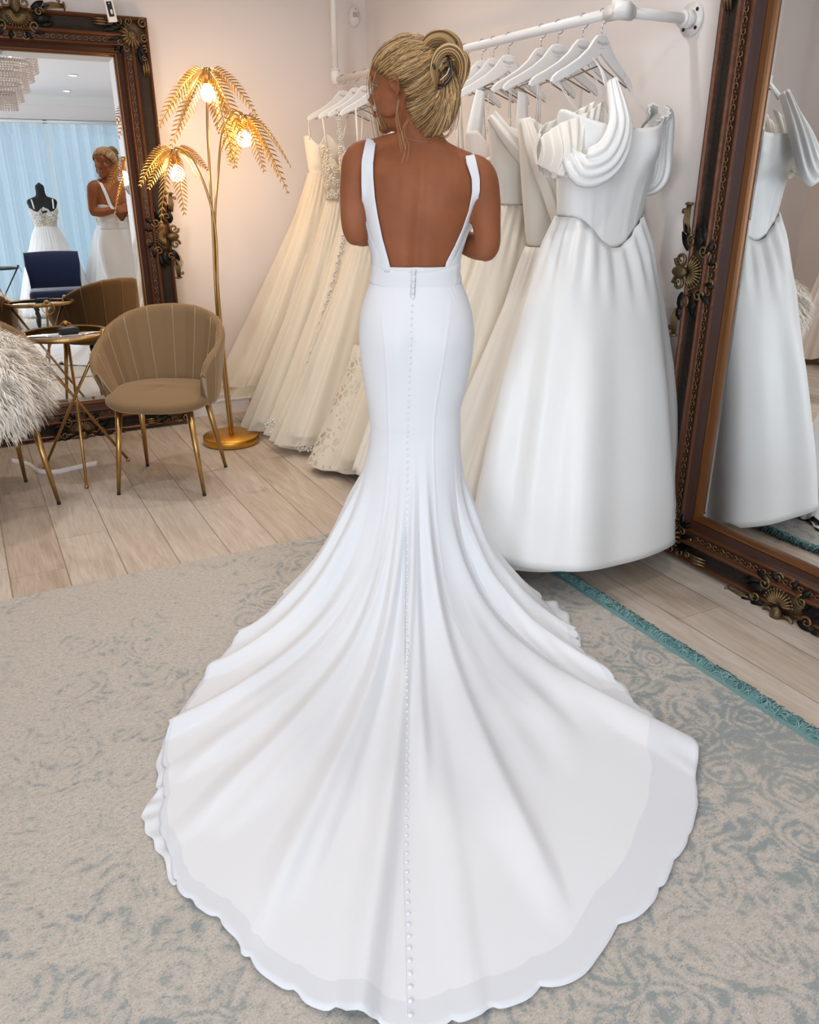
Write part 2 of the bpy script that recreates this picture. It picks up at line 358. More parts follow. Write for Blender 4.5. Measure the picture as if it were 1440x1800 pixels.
for k in range(3600):
    y = ry0 + (ry1 - ry0) * k / 3600; x = rx1 - .012 + r_.random() * .01
    a = r_.gauss(0, .5); L = .034 + r_.random() * .018; h = .007 + r_.random() * .009
    p0 = Vector((x, y, .009)); p1 = p0 + Vector((L * .45 * cos(a), L * .45 * sin(a), h)); p2 = p0 + Vector((L * cos(a), L * sin(a) * 1.3, -.006 + r_.random() * .006))
    b.tube([p0, p1, p2], [.0020, .0024, .0013], 4)
tag(b.build('fringe', fringe_m, rug), 'teal yarn fringe', kind='stuff')
b = MB(); b.box((rx1 - .012, (ry0 + ry1) / 2, .0088), (.03, ry1 - ry0, .003)); b.build('edge_binding', fringe_m, rug, smooth=False)

# ------------------------------------------------------------ ornate standing mirrors
PROF = [(0, 0), (0, .045), (.004, .055), (.012, .058), (.018, .052), (.022, .044), (.030, .041), (.060, .046), (.078, .056), (.082, .064), (.090, .068), (.097, .064), (.101, .056), (.104, .054), (.128, .052), (.131, .056), (.137, .058), (.142, .050), (.150, .040), (.168, .030), (.172, .032), (.178, .030), (.184, .018), (.186, .006)]
PM = [1, 0, 0, 0, 0, 1, 1, 1, 1, 0, 0, 0, 0, 2, 2, 0, 0, 2, 2, 2, 3, 3, 3]
MW, MH = 1.25, 2.15
def scroll(b, cx, cz, r, y, s=1, a0=0, turns=1.4, th=.004, M=None, n=14):
    pts = []
    for k in range(n):
        u = k / (n - 1); a = a0 + s * u * turns * 2 * pi; rr = r * (1 - u * .8)
        pts.append((cx + rr * cos(a), y - .006 * u, cz + rr * sin(a)))
    if M: pts = [M @ Vector(p) for p in pts]
    b.tube(pts, [th * (1 - .35 * k / (n - 1)) for k in range(n)], 6)
def leafshape(b, p, d, L, w, y, M=None):
    d = Vector(d).normalized(); q = Vector((-d[1], d[0])); vs = []
    for i in range(6):
        u = i / 5; ww = w * sin(pi * min(1, u * .9 + .08)) ; c = Vector(p) + d * L * u + q * (.25 * L * u * u)
        for sg, yy in ((-1, 0), (0, -.014 * sin(pi * u) - .004), (1, 0)): vs.append(Vector((c.x + q.x * ww * sg, y + yy, c.y + q.y * ww * sg)))
    if M: vs = [M @ v for v in vs]
    b.add(vs, [(i * 3 + j, i * 3 + j + 1, i * 3 + 4 + j, i * 3 + 3 + j) for i in range(5) for j in range(2)])
def shell_bm():
    """carved shell crest, built in a frame where +z points to the outer edge and x runs along the rail"""
    b = MB(); y = -.058
    b.ell((0, y + .02, .0), (.085, .03, .055), 16)
    for k in range(13):                                     # fan ribs ending in beads, fanning to the glass side
        a = radians(-168 + k * 13); L = .052
        b.tube([(0, y - .012, .012), (L * .6 * cos(a), y - .026, .012 + L * .6 * sin(a)), (L * cos(a), y - .018, .012 + L * sin(a))], [.002, .0045, .003], 6)
        b.ell((L * 1.1 * cos(a), y - .018, .012 + L * 1.1 * sin(a)), (.0042, .0042, .0042), 8)
    b.ell((0, y - .02, .05), (.022, .018, .035), 12)
    for s in (-1, 1):
        scroll(b, s * .042, .062, .028, y - .006, s, pi / 2, 1.3, .008)
        scroll(b, s * .075, -.035, .024, y - .004, -s, -pi / 2, 1.3, .006)
        scroll(b, s * .03, -.078, .018, y + .004, s, pi, 1.3, .005)
        scroll(b, s * .105, .03, .022, y, s, 0, 1.2, .006)
        for (px, pz, dx, dz, L, w) in ((.07, .045, 1, .25, .07, .018), (.08, .0, 1, -.1, .08, .02), (.06, -.04, .8, -.6, .06, .015), (.10, -.03, 1, .05, .07, .013), (.03, -.06, .6, -1, .04, .012), (.12, .05, 1, .1, .05, .012)):
            leafshape(b, (s * px, pz), (s * dx, dz), L, w, y)
        for k in range(4):                                 # reeded tails bound by a collar
            z = .052 + k * .007
            b.tube([(s * .13, y - .004, z * .9), (s * .17, y - .006, z), (s * .225, y, .056 + k * .005)], [.004, .0045, .0028], 6)
        b.tube([(s * .225, y + .002, .045), (s * .228, y - .012, .060), (s * .225, y + .002, .080)], .005, 6)
        scroll(b, s * .20, .086, .010, y + .004, s, -pi / 2, 1.2, .004)
    return b
def corner_bm():
    """corner cartouche around the mitre at the origin (outer corner), arms running -x and -z"""
    b = MB(); y = -.052
    b.ell((-.085, y + .02, -.085), (.075, .03, .075), 14)
    b.ell((-.09, y - .012, -.09), (.026, .018, .026), 12)
    for k in range(9):
        a = radians(180 + 45 - 80 + k * 20); b.tube([(-.09, y - .01, -.09), (-.09 + .04 * cos(a), y - .024, -.09 + .04 * sin(a)), (-.09 + .062 * cos(a), y - .01, -.09 + .062 * sin(a))], [.003, .006, .003], 6)
    scroll(b, -.028, -.03, .024, y - .004, 1, pi / 4, 1.4, .007)
    for sw in (0, 1):
        def P(u, v): return (v, u) if sw else (u, v)
        for (u, v, r) in ((-.15, -.03, .02), (-.135, -.075, .018), (-.15, -.12, .018), (-.19, -.035, .014), (-.10, -.025, .02), (-.19, -.10, .012)):
            q = P(u, v); scroll(b, q[0], q[1], r, y, 1 if sw else -1, 1.0, 1.3, .0055)
        for (u, v, du, dv, L, w) in ((-.12, -.05, -1, .1, .08, .018), (-.13, -.09, -1, -.1, .08, .016), (-.15, -.06, -1, 0, .09, .014), (-.14, -.14, -1, -.2, .05, .012)):
            q = P(u, v); d = P(du, dv); leafshape(b, q, d, L, w, y)
        for k in range(3):
            z = -.022 - k * .012; q = [P(-.19, z), P(-.24, z), P(-.275, z + .001)]
            b.tube([(q[0][0], y, q[0][1]), (q[1][0], y - .008, q[1][1]), (q[2][0], y + .004, q[2][1])], [.004, .006, .003], 6)
    return b
def make_mirror(name, loc, rz, lean, label):
    root = empty(name, loc, rz, label, 'mirror'); root.rotation_euler = (radians(-lean), 0, rz)
    b = MB(); cor = [(-MW / 2, 0, 1, 1), (MW / 2, 0, -1, 1), (MW / 2, MH, -1, -1), (-MW / 2, MH, 1, -1)]
    b.grid(lambda i, j: (cor[i][0] + cor[i][2] * PROF[j][0], -PROF[j][1], cor[i][1] + cor[i][3] * PROF[j][0]), 4, len(PROF), cu=True, mif=lambda i, j: PM[j])
    fr = b.build('frame', [frame_brown, frame_dark, frame_red, frame_gold], root, smooth=False)
    b = MB(); b.box((0, .004, MH / 2), (MW - .01, .008, MH - .01)); b.build('back_board', dark_wood, root, smooth=False)
    g = MB(); a = .183; bv = .028                                       # glass with a bevelled edge
    o_ = [(-MW / 2 + a, a), (MW / 2 - a, a), (MW / 2 - a, MH - a), (-MW / 2 + a, MH - a)]; i_ = [(x + (bv if x < 0 else -bv), z + (bv if z < 1 else -bv)) for x, z in o_]
    vs = [(x, -.0065, z) for x, z in o_] + [(x, -.0085, z) for x, z in i_]
    g.add(vs, [(4, 5, 6, 7)]); g.add(vs, [(k, (k + 1) % 4, 4 + (k + 1) % 4, 4 + k) for k in range(4)])
    g.build('mirror_glass', mirror_m, root, smooth=False)
    # running scroll band: carved surface pattern, one part
    b = MB(); off = .116; st = .030
    for (ax, az, bx, bz) in ((-1, 0, 1, 0), (1, 0, 1, 1), (1, 1, -1, 1), (-1, 1, -1, 0)):
        P0 = Vector((ax * (MW / 2 - off), off if az == 0 else MH - off)); P1 = Vector((bx * (MW / 2 - off), off if bz == 0 else MH - off))
        L = (P1 - P0).length; n = int(L / st); d = (P1 - P0) / L; q = Vector((-d.y, d.x))
        for k in range(3, n - 2):
            c = P0 + d * (k + .5) * L / n; s = 1 if k % 2 else -1
            pts = []
            for m_ in range(9):
                a = (-150 + 300 * m_ / 8); a = radians(a) * 1; rr = .0088 * (1 - .25 * abs(m_ - 4) / 4)
                pts.append(c + d * (rr * cos(a) * 1.1) * s + q * rr * sin(a))
            b.tube([(p.x, -.057, p.y) for p in pts], [.0012, .002, .0024, .0026, .0026, .0026, .0024, .002, .0012], 5, cap=False)
            b.ell((c.x + d.x * st * .5, -.057, c.y + d.y * st * .5), (.0028, .003, .0028), 6)
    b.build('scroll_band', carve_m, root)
    sb = shell_bm(); cb = corner_bm(); sm = cm = None
    for (x, z, a) in ((-MW / 2 + .045, MH / 2, 90), (MW / 2 - .045, MH / 2, -90), (0, .045, 180), (0, MH - .045, 0)):
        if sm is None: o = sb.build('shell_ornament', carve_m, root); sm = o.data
        else: o = bpy.data.objects.new('shell_ornament', sm); C.objects.link(o); o.parent = root
        o.location = (x, 0, z); o.rotation_euler = (0, radians(-a), 0)
    for (x, z, a) in ((MW / 2, MH, 0), (-MW / 2, MH, 90), (-MW / 2, 0, 180), (MW / 2, 0, 270)):
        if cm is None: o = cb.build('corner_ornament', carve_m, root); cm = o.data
        else: o = bpy.data.objects.new('corner_ornament', cm); C.objects.link(o); o.parent = root
        o.location = (x, 0, z); o.rotation_euler = (0, radians(-a), 0)
    return root
MLX, MLY = 1.085 - .625, 4.955
make_mirror('standing_mirror', (MLX, MLY - .01, .012), radians(-.5), 1.3, 'tall ornate dark gilt floor mirror leaning on the back wall behind the velvet chair')
make_mirror('standing_mirror', (2.338, 1.572, .012), radians(-90), .1, 'tall ornate dark gilt floor mirror at the right edge beside the hanging ballgown')
# small things on the back wall and on the mirror
o = empty('motion_sensor', (2.322 - .02, YB - .001, 2.268), 0, 'small white oval motion sensor high on the back wall in the corner', 'sensor')
b = MB(); b.grid(lambda i, j: (lambda u, a: (.034 * sin(u) * cos(a) * (1 - .12 * sin(a)), -.032 * cos(u) ** .6 if u < pi / 2 else 0, .055 * sin(u) * sin(a)))(pi / 2 * i / 8, 2 * pi * j / 24), 9, 24, cv=True); b.build('sensor_case', white_paint, o)
b = MB(); b.box((0, -.031, .006), (.036, .006, .026)); b.build('sensor_lens', mat('sensor_window', rgb(190, 186, 182), .4), o, mods=[BEV(.003)])
b = MB(); b.ell((0, -.030, .036), (.003, .003, .003), 8); b.build('indicator', black_rub, o)
o = empty('wall_tag', (1.131, YB - .015, .945), 0, 'small beige block on the wall against the left mirror edge', 'wall fitting')
b = MB(); b.box((0, 0, 0), (.05, .03, .045)); x = b.build('tag_body', mat('beige_plastic', rgb(190, 176, 156), .5), o, smooth=False, mods=[BEV(.003)]); x.rotation_euler = (0, radians(-20), 0)
b = MB(); b.lathe([(.003, -.019), (.003, -.0165)], 10, (0, 0, 0)); x = b.build('fixing_screw', chrome, o); x.rotation_euler = (radians(-90), 0, 0); x.location = (0, 0, 0)
o = empty('doorbell_camera', (.905, 4.905, 2.138), 0, 'little white framed device with a dark face clipped on the left mirror top', 'device')
o.rotation_euler = (0, radians(-8), 0)
b = MB(); b.box((0, 0, .035), (.045, .014, .10)); b.build('case', white_paint, o, smooth=False, mods=[BEV(.004, 3)])
b = MB(); b.box((0, -.0075, .042), (.026, .003, .066)); b.build('dark_face', black_rub, o, smooth=False, mods=[BEV(.002)])
b = MB(); b.ell((.003, -.009, .03), (.006, .002, .012), 10); b.build('button', white_paint, o)
b = MB(); b.ell((0, -.009, .066), (.003, .002, .003), 8); b.build('lens', white_paint, o)
# ------------------------------------------------------------ velvet tub chairs
def chair_parts(root):
    NA, NV = 113, 15; A = 112
    def rim(a):                                             # a in [-1,1]; height of the shell's top edge
        q = abs(a); return interp([(0, .815), (.2, .808), (.4, .782), (.6, .735), (.78, .680), (.9, .640), (.96, .612), (1.0, .56)], q)[0]
    def pt(a, v, side):
        th = radians(a * A); z0, z1 = .41, rim(a); z = z0 + (z1 - z0) * v
        fl = (z - .41) / .42
        rx, ry = .225 + .085 * fl ** .8, .215 + .065 * fl ** .9
        ch = .010 * abs(sin(a * pi * 4.5 + pi / 2)) ** .6 if side == 0 else .004 * abs(sin(a * pi * 4.5 + pi / 2)) ** .6
        thk = .045 * (1 - .45 * v)
        r = -thk * .5 - ch if side == 0 else thk * .5 + ch
        fwd = .085 * sstep(.72, 1, abs(a)) * v ** .8
        return Vector(((rx + r) * sin(th), (ry + r) * cos(th) - fwd * 1.0, z))
    b = MB()
    def ring(i, j):
        a = -1 + 2 * i / (NA - 1); n = NV
        if j < n: return pt(a, j / (n - 1), 1)
        if j < n + 3:                                       # rolled top
            k = (j - n + 1) / 4; p = pt(a, 1, 1).lerp(pt(a, 1, 0), k); p.z += .012 * sin(pi * k); return p
        return pt(a, 1 - (j - n - 3) / (n - 1), 0)
    b.grid(ring, NA, 2 * NV + 3, cv=True)
    n2 = 2 * NV + 3
    b.f += [tuple(range(n2))[::-1], tuple((NA - 1) * n2 + k for k in range(n2))]; b.mi += [0, 0]
    b.build('backrest', velvet, root)
    b = MB()                                                # piping in the channels, inside and out
    for c in range(-4, 5):
        a = c / 4.5
        for side in (0, 1):
            b.tube([pt(a, .06 + .94 * k / 10, side) + Vector((0, 0, .006 if k == 10 else 0)) for k in range(11)], .0028, 6)
    b.build('channel_piping', velvet_seam, root)
    b = MB()                                                # domed seat
    prof = [(.0, .395), (.17, .395), (.222, .402), (.246, .425), (.25, .448), (.238, .470), (.20, .484), (.12, .492), (0, .495)]
    def seat(i, j):
        th = 2 * pi * j / 48; r, z = prof[i]
        c, s_ = cos(th), sin(th); k = (abs(c) ** 2.6 + abs(s_) ** 2.6) ** (-1 / 2.6)
        return Vector((r * c * k * 1.0, r * s_ * k * .94 - .035, z - (.012 * max(0, -s_) if z > .45 else 0)))
    b.grid(seat, len(prof), 48, cv=True); b.build('seat', velvet, root, mods=[SUB(1)])
    for sx, sy in ((-1, -1), (1, -1), (-1, 1), (1, 1)):
        b = MB(); p = Vector((sx * .165, -.03 + sy * .14, .40)); q = Vector((sx * .205, (-.205 if sy < 0 else .205), .012))
        b.tube([p, q], [.0165, .0085], 16); l = b.build('leg', gold, root)
        b = MB(); b.tube([q, q + (q - p).normalized() * .0122], [.0088, .0085], 14); b.build('foot_cap', black_rub, l)
ch = empty('armchair', (.755, 3.915, 0), radians(-30), 'taupe velvet shell armchair with gold legs standing in front of the left mirror', 'armchair')
chair_parts(ch)
ch2 = copy_tree(ch); ch2.location = (-.045, 3.985, 0); ch2.rotation_euler = (0, 0, radians(15.5))
ch2['label'] = 'taupe velvet armchair at the left edge under the white sheepskin'
ch3 = None
# sheepskin throw: hide plus long pile
fur = empty('sheepskin_throw', (0, 0, 0), 0, 'shaggy white sheepskin throw draped over the armchair at the left edge', 'throw')
FC = Vector((-.04, 3.83, .585)); b = MB()
def hide(th, ph):
    d = Vector((sin(th) * cos(ph), sin(th) * sin(ph), cos(th))); w = .03 * sin(3 * ph + 1) * sin(th) + .02 * sin(5 * ph)
    return FC + Vector((d.x * (.235 + w), d.y * (.235 + w), d.z * .205 - .0 + (.03 * d.x * 0)))
b.grid(lambda i, j: hide(1e-3 + 2.45 * i / 14, 2 * pi * j / 32), 15, 32, cv=True); b.build('hide', mat('hide_leather', rgb(246, 238, 226), .8), fur)
b = MB(); r_ = random.Random(11)
for k in range(9000):
    th = math.acos(1 - r_.random() * 1.77); ph = r_.random() * 2 * pi
    p = hide(th, ph); d = (p - FC).normalized(); L = .055 + .035 * r_.random()
    cl = Vector((sin(ph * 9 + th * 7), cos(ph * 11 - th * 5), 0)) * .35
    d1 = (d + Vector((r_.gauss(0, .25), r_.gauss(0, .25), r_.gauss(0, .2))) + cl).normalized()
    d2 = (d1 * .6 + Vector((0, 0, -.75)) + cl * .5).normalized()
    p1 = p + d1 * L * .45; p2 = p1 + (d1 * .5 + d2 * .5).normalized() * L * .4; p3 = p2 + d2 * L * .4
    s_ = d1.cross(Vector((0, 0, 1))).normalized() if abs(d1.z) < .98 else Vector((1, 0, 0)); w = .0022
    b.add([p - s_ * w, p + s_ * w, p1 + s_ * w, p1 - s_ * w, p2 + s_ * w * .8, p2 - s_ * w * .8, p3], [(0, 1, 2, 3), (3, 2, 4, 5), (5, 4, 6)])
tag(b.build('wool_pile', fur_m, fur), None, kind='stuff')

# ------------------------------------------------------------ gilt tripod side table
def table(loc, rz, gm, label):
    root = empty('side_table', loc, rz, label, 'table'); H_ = .705; R = .198
    b = MB(); b.lathe([(R - .004, H_ - .004), (R - .004, H_ + .002), (0.001, H_ + .002)], 48); tp = b.build('table_top', mirror_m if gm is gold else dark_wood, root)
    b = MB(); b.lathe([(R - .006, H_ - .008), (R + .002, H_ - .012), (R + .006, H_ - .004), (R + .006, H_ + .006), (R, H_ + .010), (R - .006, H_ + .005)], 48, cap=False); b.build('table_rim', gm, root)
    for k in range(3):
        a = radians(-98 + 120 * k); f_ = Vector((.238 * cos(a), .238 * sin(a), .008)); t_ = Vector((-.2 * cos(a), -.2 * sin(a), H_ + .012))
        side = Vector((-sin(a), cos(a), 0)) * .006
        b = MB(); m_ = f_.lerp(t_, .52) + side; b.tube([f_, m_, t_], .0072, 12); l = b.build('leg', gm, root)
        b = MB(); b.ell(f_, (.011, .011, .010), 12); b.build('foot_ball', gm, l)
        b = MB(); b.ell(t_ + Vector((0, 0, .008)), (.013, .013, .012), 12); c = t_ + Vector((-.008 * cos(a), -.008 * sin(a), -.026)); u = Vector((-sin(a), cos(a), 0))
        b.tube([c + u * .036 * cos(q) + Vector((-.010 * cos(a), -.010 * sin(a), 0)) * (1 - sin(q)) + Vector((0, 0, .036 * sin(q))) for q in [2 * pi * i / 28 for i in range(28)]], .0024, 8, closed=True)
        b.build('ring_handle', gm, l)
    b = MB(); b.ell((0, 0, .372), (.017, .017, .014), 12); b.build('leg_clasp', gm, root)
    return root
table((.386, 4.243, 0), 0, gold, 'round gold tripod side table with mirrored top and ring handles between the armchairs')
o = tag(empty('card_box', (.405, 4.25, .7085), radians(12)), 'small black box lying on the round gold side table', 'box')
b = MB(); b.box((0, 0, .011), (.085, .058, .022)); b.build('box_body', black_rub, o, smooth=False, mods=[BEV(.002)])
b = MB(); b.box((0, 0, .0232), (.06, .04, .0012)); b.build('box_label', mat('grey_label', rgb(90, 96, 104), .4), o, smooth=False)
# white cable cover on the floor
b = MB(); pts = crom([(.06, 4.60, .008), (.13, 4.50, .008), (.17, 4.36, .008), (.24, 4.30, .008), (.34, 4.32, .008), (.45, 4.345, .008)], 26)
b.tube(pts, .0075, 8, flat=2.0); tag(b.build('floor_cable', white_paint), 'white cable lying on the planks under the gold side table', 'cable')

# ------------------------------------------------------------ gilt palm lamp
lp = empty('palm_floor_lamp', (1.19, 4.40, 0), 0, 'gold palm tree floor lamp with three glowing globe bulbs beside the left mirror', 'floor lamp')
b = MB(); b.lathe([(.150, .001), (.156, .006), (.157, .040), (.152, .047), (.02, .050), (.001, .050)], 48); b.build('base', basegold, lp)
heads = [Vector((.045, .03, 1.865)), Vector((.215, .05, 1.665)), Vector((-.150, .03, 1.500))]
f_ = Vector((0, 0, .05))
stemc = [[(-.004, .004, .05), (-.016, .01, .7), (.004, .012, 1.2), (.020, .02, 1.6), (.040, .03, 1.80), (.045, .03, 1.885)],
         [(.012, 0, .05), (.002, .012, .7), (.016, .02, 1.15), (.06, .03, 1.42), (.10, .04, 1.60), (.16, .05, 1.70), (.215, .05, 1.695)],
         [(-.002, -.010, .05), (-.010, -.004, .7), (.012, 0, 1.12), (-.01, .01, 1.32), (-.06, .02, 1.46), (-.11, .03, 1.525), (-.150, .03, 1.53)]]
for k, sc in enumerate(stemc):
    b = MB(); b.tube(crom(sc, 40), .0062, 10); b.build('stem', gold, lp)
for k, h in enumerate(heads):
    b = MB(); b.lathe([(.019, -.045), (.021, -.043), (.021, .018), (.016, .026), (.004, .028)], 20, h); s_ = b.build('lamp_socket', gold, lp)
    b = MB(); b.lathe([(.012, .0), (.016, -.006), (.028, -.014), (.036, -.028), (.0385, -.044), (.035, -.060), (.024, -.074), (.001, -.081)], 24, h + Vector((0, 0, -.045))); b.build('bulb', bulb_m, s_)
def frond(start, tip, rise, side_w, parent, droop=0):
    s0 = Vector(start); t0 = Vector(tip); mid = s0.lerp(t0, .42) + Vector((0, 0, rise)); b = MB(); N = 18
    P = [s0 * (1 - u) ** 2 + mid * 2 * u * (1 - u) + t0 * u * u for u in [i / N for i in range(N + 1)]]
    b.tube(P, [.0030 * (1 - .6 * i / N) for i in range(N + 1)], 6)
    hd0 = Vector((t0.x - s0.x, t0.y - s0.y, 0)); hd0 = hd0.normalized() if hd0.length > .02 else Vector((.6, .8, 0))
    tw = radians(74) * abs(hd0.x * .883 - hd0.y * .469)                    # blades of the side fronds are bent to stand on edge
    for i in range(3, N + 1):
        u = i / N; T_ = (P[min(i + 1, N)] - P[i - 1]).normalized(); side = Vector((-hd0.y, hd0.x, 0)); side = (side - T_ * side.dot(T_)).normalized()
        up = T_.cross(side).normalized(); up = up if up.z > 0 else -up
        sd = side * cos(tw) + up * sin(tw); nn = sd.cross(T_).normalized()
        L = side_w * 1.62 * (sin(pi * min(1, .14 + u * .80)) ** .8)
        for sg in (-1, 1):
            d = (sd * sg * .85 + T_ * .55 - Vector((0, 0, .10))).normalized(); w = .0060; a0 = P[i]
            e1 = a0 + d * L * .35 + T_ * .001; e2 = a0 + d * L * .72 + T_ * L * .07; e3 = a0 + d * L * .95 + T_ * L * .22
            f_n = nn * .0028
            b.add([a0 - T_ * w * .4, a0 + f_n * .3, a0 + T_ * w * .4, e1 - T_ * w * .75, e1 + f_n, e1 + T_ * w * .75, e2 - T_ * w * .6, e2 + f_n, e2 + T_ * w * .6, e3],
                  [(0, 1, 4, 3), (1, 2, 5, 4), (3, 4, 7, 6), (4, 5, 8, 7), (6, 7, 9), (7, 8, 9)])
    return b.build('palm_frond', leafgold, parent, smooth=False, mods=[SOL(.0012)])
def LP(px, py, Y):                                          # lamp-local point from a measured sight line at depth Y
    fx, fy = (px - 720) / 1430, -(py - 900) / 1430; th = radians(22.4); fw = cos(th) + fy * sin(th); up = fy * cos(th) - sin(th)
    d = Vector((fx * cos(radians(28)) + fw * sin(radians(28)), fw * cos(radians(28)) - fx * sin(radians(28)), up)); d *= Y / d.y
    return Vector((d.x, d.y, d.z + 1.4)) - Vector((1.19, 4.40, 0))
for h, tips in ((0, [(295, 191, 4.42, .07, .034), (281, 220, 4.55, .07, .034), (314, 226, 4.22, .06, .036), (302, 254, 4.60, .03, .036), (450, 201, 4.40, .09, .030), (424, 240, 4.26, .08, .038), (413, 291, 4.30, .08, .042), (386, 232, 4.52, .05, .036), (420, 250, 4.60, .06, .036)]),
                (1, [(505, 337, 4.42, .12, .034), (510, 291, 4.55, .12, .032), (489, 307, 4.50, .08, .032), (464, 299, 4.28, .06, .032), (412, 291, 4.30, .06, .036), (403, 287, 4.48, .05, .03), (390, 262, 4.56, .05, .03)]),
                (2, [(283, 388, 4.26, .10, .034), (324, 374, 4.34, .05, .034), (247, 325, 4.44, .09, .032), (344, 308, 4.50, .06, .028), (364, 298, 4.42, .06, .024), (262, 330, 4.52, .06, .03)])):
    for (px_, py_, Y, rise, w) in tips: frond(heads[h] + Vector((0, 0, .024)), LP(px_, py_, Y), rise, w, lp)

# ------------------------------------------------------------ wall-hung pipe garment rail
RX, RZ = 2.05, 1.90
rk = empty('garment_rail', (RX, 2.40, RZ), 0, 'white pipe clothes rail fixed along the right wall carrying the gowns', 'clothes rail')
b = MB(); b.tube([(0, 0, 0), (0, 2.34, 0)], .0165, 20); b.build('rail', white_paint, rk)
for y in (0, 2.34):
    b = MB(); b.tube([(0, y, .02), (0, y, ZC - RZ)], .0165, 16); b.build('drop_pipe', white_paint, rk)
    b = MB(); b.tube([(0, y - .045 if y == 0 else y + .02, 0), (0, y + .05 if y == 0 else y - .045, 0)], .0245, 20); b.tube([(0, y, -.022), (0, y, .055)], .0245, 20); b.tube([(0, y, .05), (0, y, .056)], .027, 20)
    if y == 0: b.tube([(-.022, 0, 0), (.055, 0, 0)], .0245, 20)
    b.build('tee_fitting', white_paint, rk)
    b = MB(); b.lathe([(.05, ZC - RZ - .001), (.05, ZC - RZ - .008), (.028, ZC - RZ - .012), (.026, ZC - RZ - .04), (.018, ZC - RZ - .04)], 24, (0, y, 0)); b.build('ceiling_flange', white_paint, rk)
b = MB(); b.tube([(.02, 0, 0), (XR - RX - .02, 0, 0)], .0165, 20); b.build('wall_arm', white_paint, rk)
b = MB(); w_ = XR - RX
b.tube([(w_ - .001, 0, 0), (w_ - .009, 0, 0)], .052, 32); b.tube([(w_ - .008, 0, 0), (w_ - .045, 0, 0)], [.029, .0265], 24); b.tube([(w_ - .045, 0, 0), (w_ - .050, 0, 0)], .028, 24)
fl = b.build('wall_flange', white_paint, rk)
for a in (45, 135, 225, 315):
    b = MB(); b.tube([(w_ - .0125, .039 * cos(radians(a)), .039 * sin(radians(a))), (w_ - .0085, .039 * cos(radians(a)), .039 * sin(radians(a)))], .0058, 10); b.build('screw_hole', black_rub, fl)

# ------------------------------------------------------------ hangers
HP = [(0, 0), (.022, -.004), (.040, -.020), (.060, -.044), (.10, -.075), (.15, -.103), (.19, -.123), (.207, -.137), (.212, -.152)]
HB = [(0, -.058), (.012, -.066), (.030, -.078), (.060, -.094), (.10, -.113), (.15, -.135), (.185, -.150), (.20, -.158), (.208, -.160)]
def hanger_mesh(root, bar=True, script=True):
    b = MB()
    up = [(-x, z) for x, z in HP[::-1]] + HP[1:]; lo = [(-x, z) for x, z in HB[::-1]] + HB[1:]; n = len(up); y = .006
    ring = lambda i, j: (up[i] if j in (0, 1) else lo[i])
    def g(i, j):
        x, z = (up[i] if j in (0, 3) else lo[i]); yy = -y if j in (0, 1) else y
        bow = .022 * (abs(x) / .21) ** 2
        return (x, yy + bow, z)
    b.grid(g, n, 4, cv=True); o = b.build('hanger_body', white_paint, root, smooth=False, mods=[BEV(.003, 2)])
    b = MB(); pts = [(0, 0, -.01), (0, 0, .030)] + [(.0 + .0225 * sin(radians(a)), 0, .0525 - .0225 * cos(radians(a))) for a in range(10, 240, 20)]
    b.tube(pts, .0019, 8); b.build('hook', chrome, root)
    if bar:
        b = MB(); b.tube([(-.17, .014, -.150), (0, 0, -.092), (.17, .014, -.150)], .0026, 6); b.build('trouser_bar', dark_steel, root)
    if script:                                              # small grey handwritten shop name near the hook
        b = MB(); sp = []
        for k in range(60):
            u = k / 59; x = -.026 + .052 * u
            sp.append((x + .0035 * cos(u * 2 * pi * 6.2), -.0072, -.028 + .0042 * sin(u * 2 * pi * 6.2) * (1.5 if int(u * 60) in (0, 1, 2, 3, 30, 31, 32, 33, 34) else .9) + .002 * sin(u * 9)))
        b.tube(sp, .0005, 4); b.tube([(-.012, -.0072, -.043), (.0, -.0072, -.0415), (.012, -.0072, -.043)], .0004, 4)
        b.build('script_logo', mat('hanger_print', rgb(168, 166, 172), .5) if 'hanger_print' not in MATS else MATS['hanger_print'], root)
HUNG = RZ + .0165 + .002 - .075                               # hanger body top when hooked over the rail
h0 = empty('coat_hanger', (0, 0, 0)); hanger_mesh(h0); used_h = [False]
def hanger(y, rz, label, x=RX, z=HUNG, group='white hangers on the pipe rail'):
    o = h0 if not used_h[0] else copy_tree(h0); used_h[0] = True
    o.location = (x, y, z); o.rotation_euler = (0, 0, radians(rz)); tag(o, label, 'hanger', group); return o
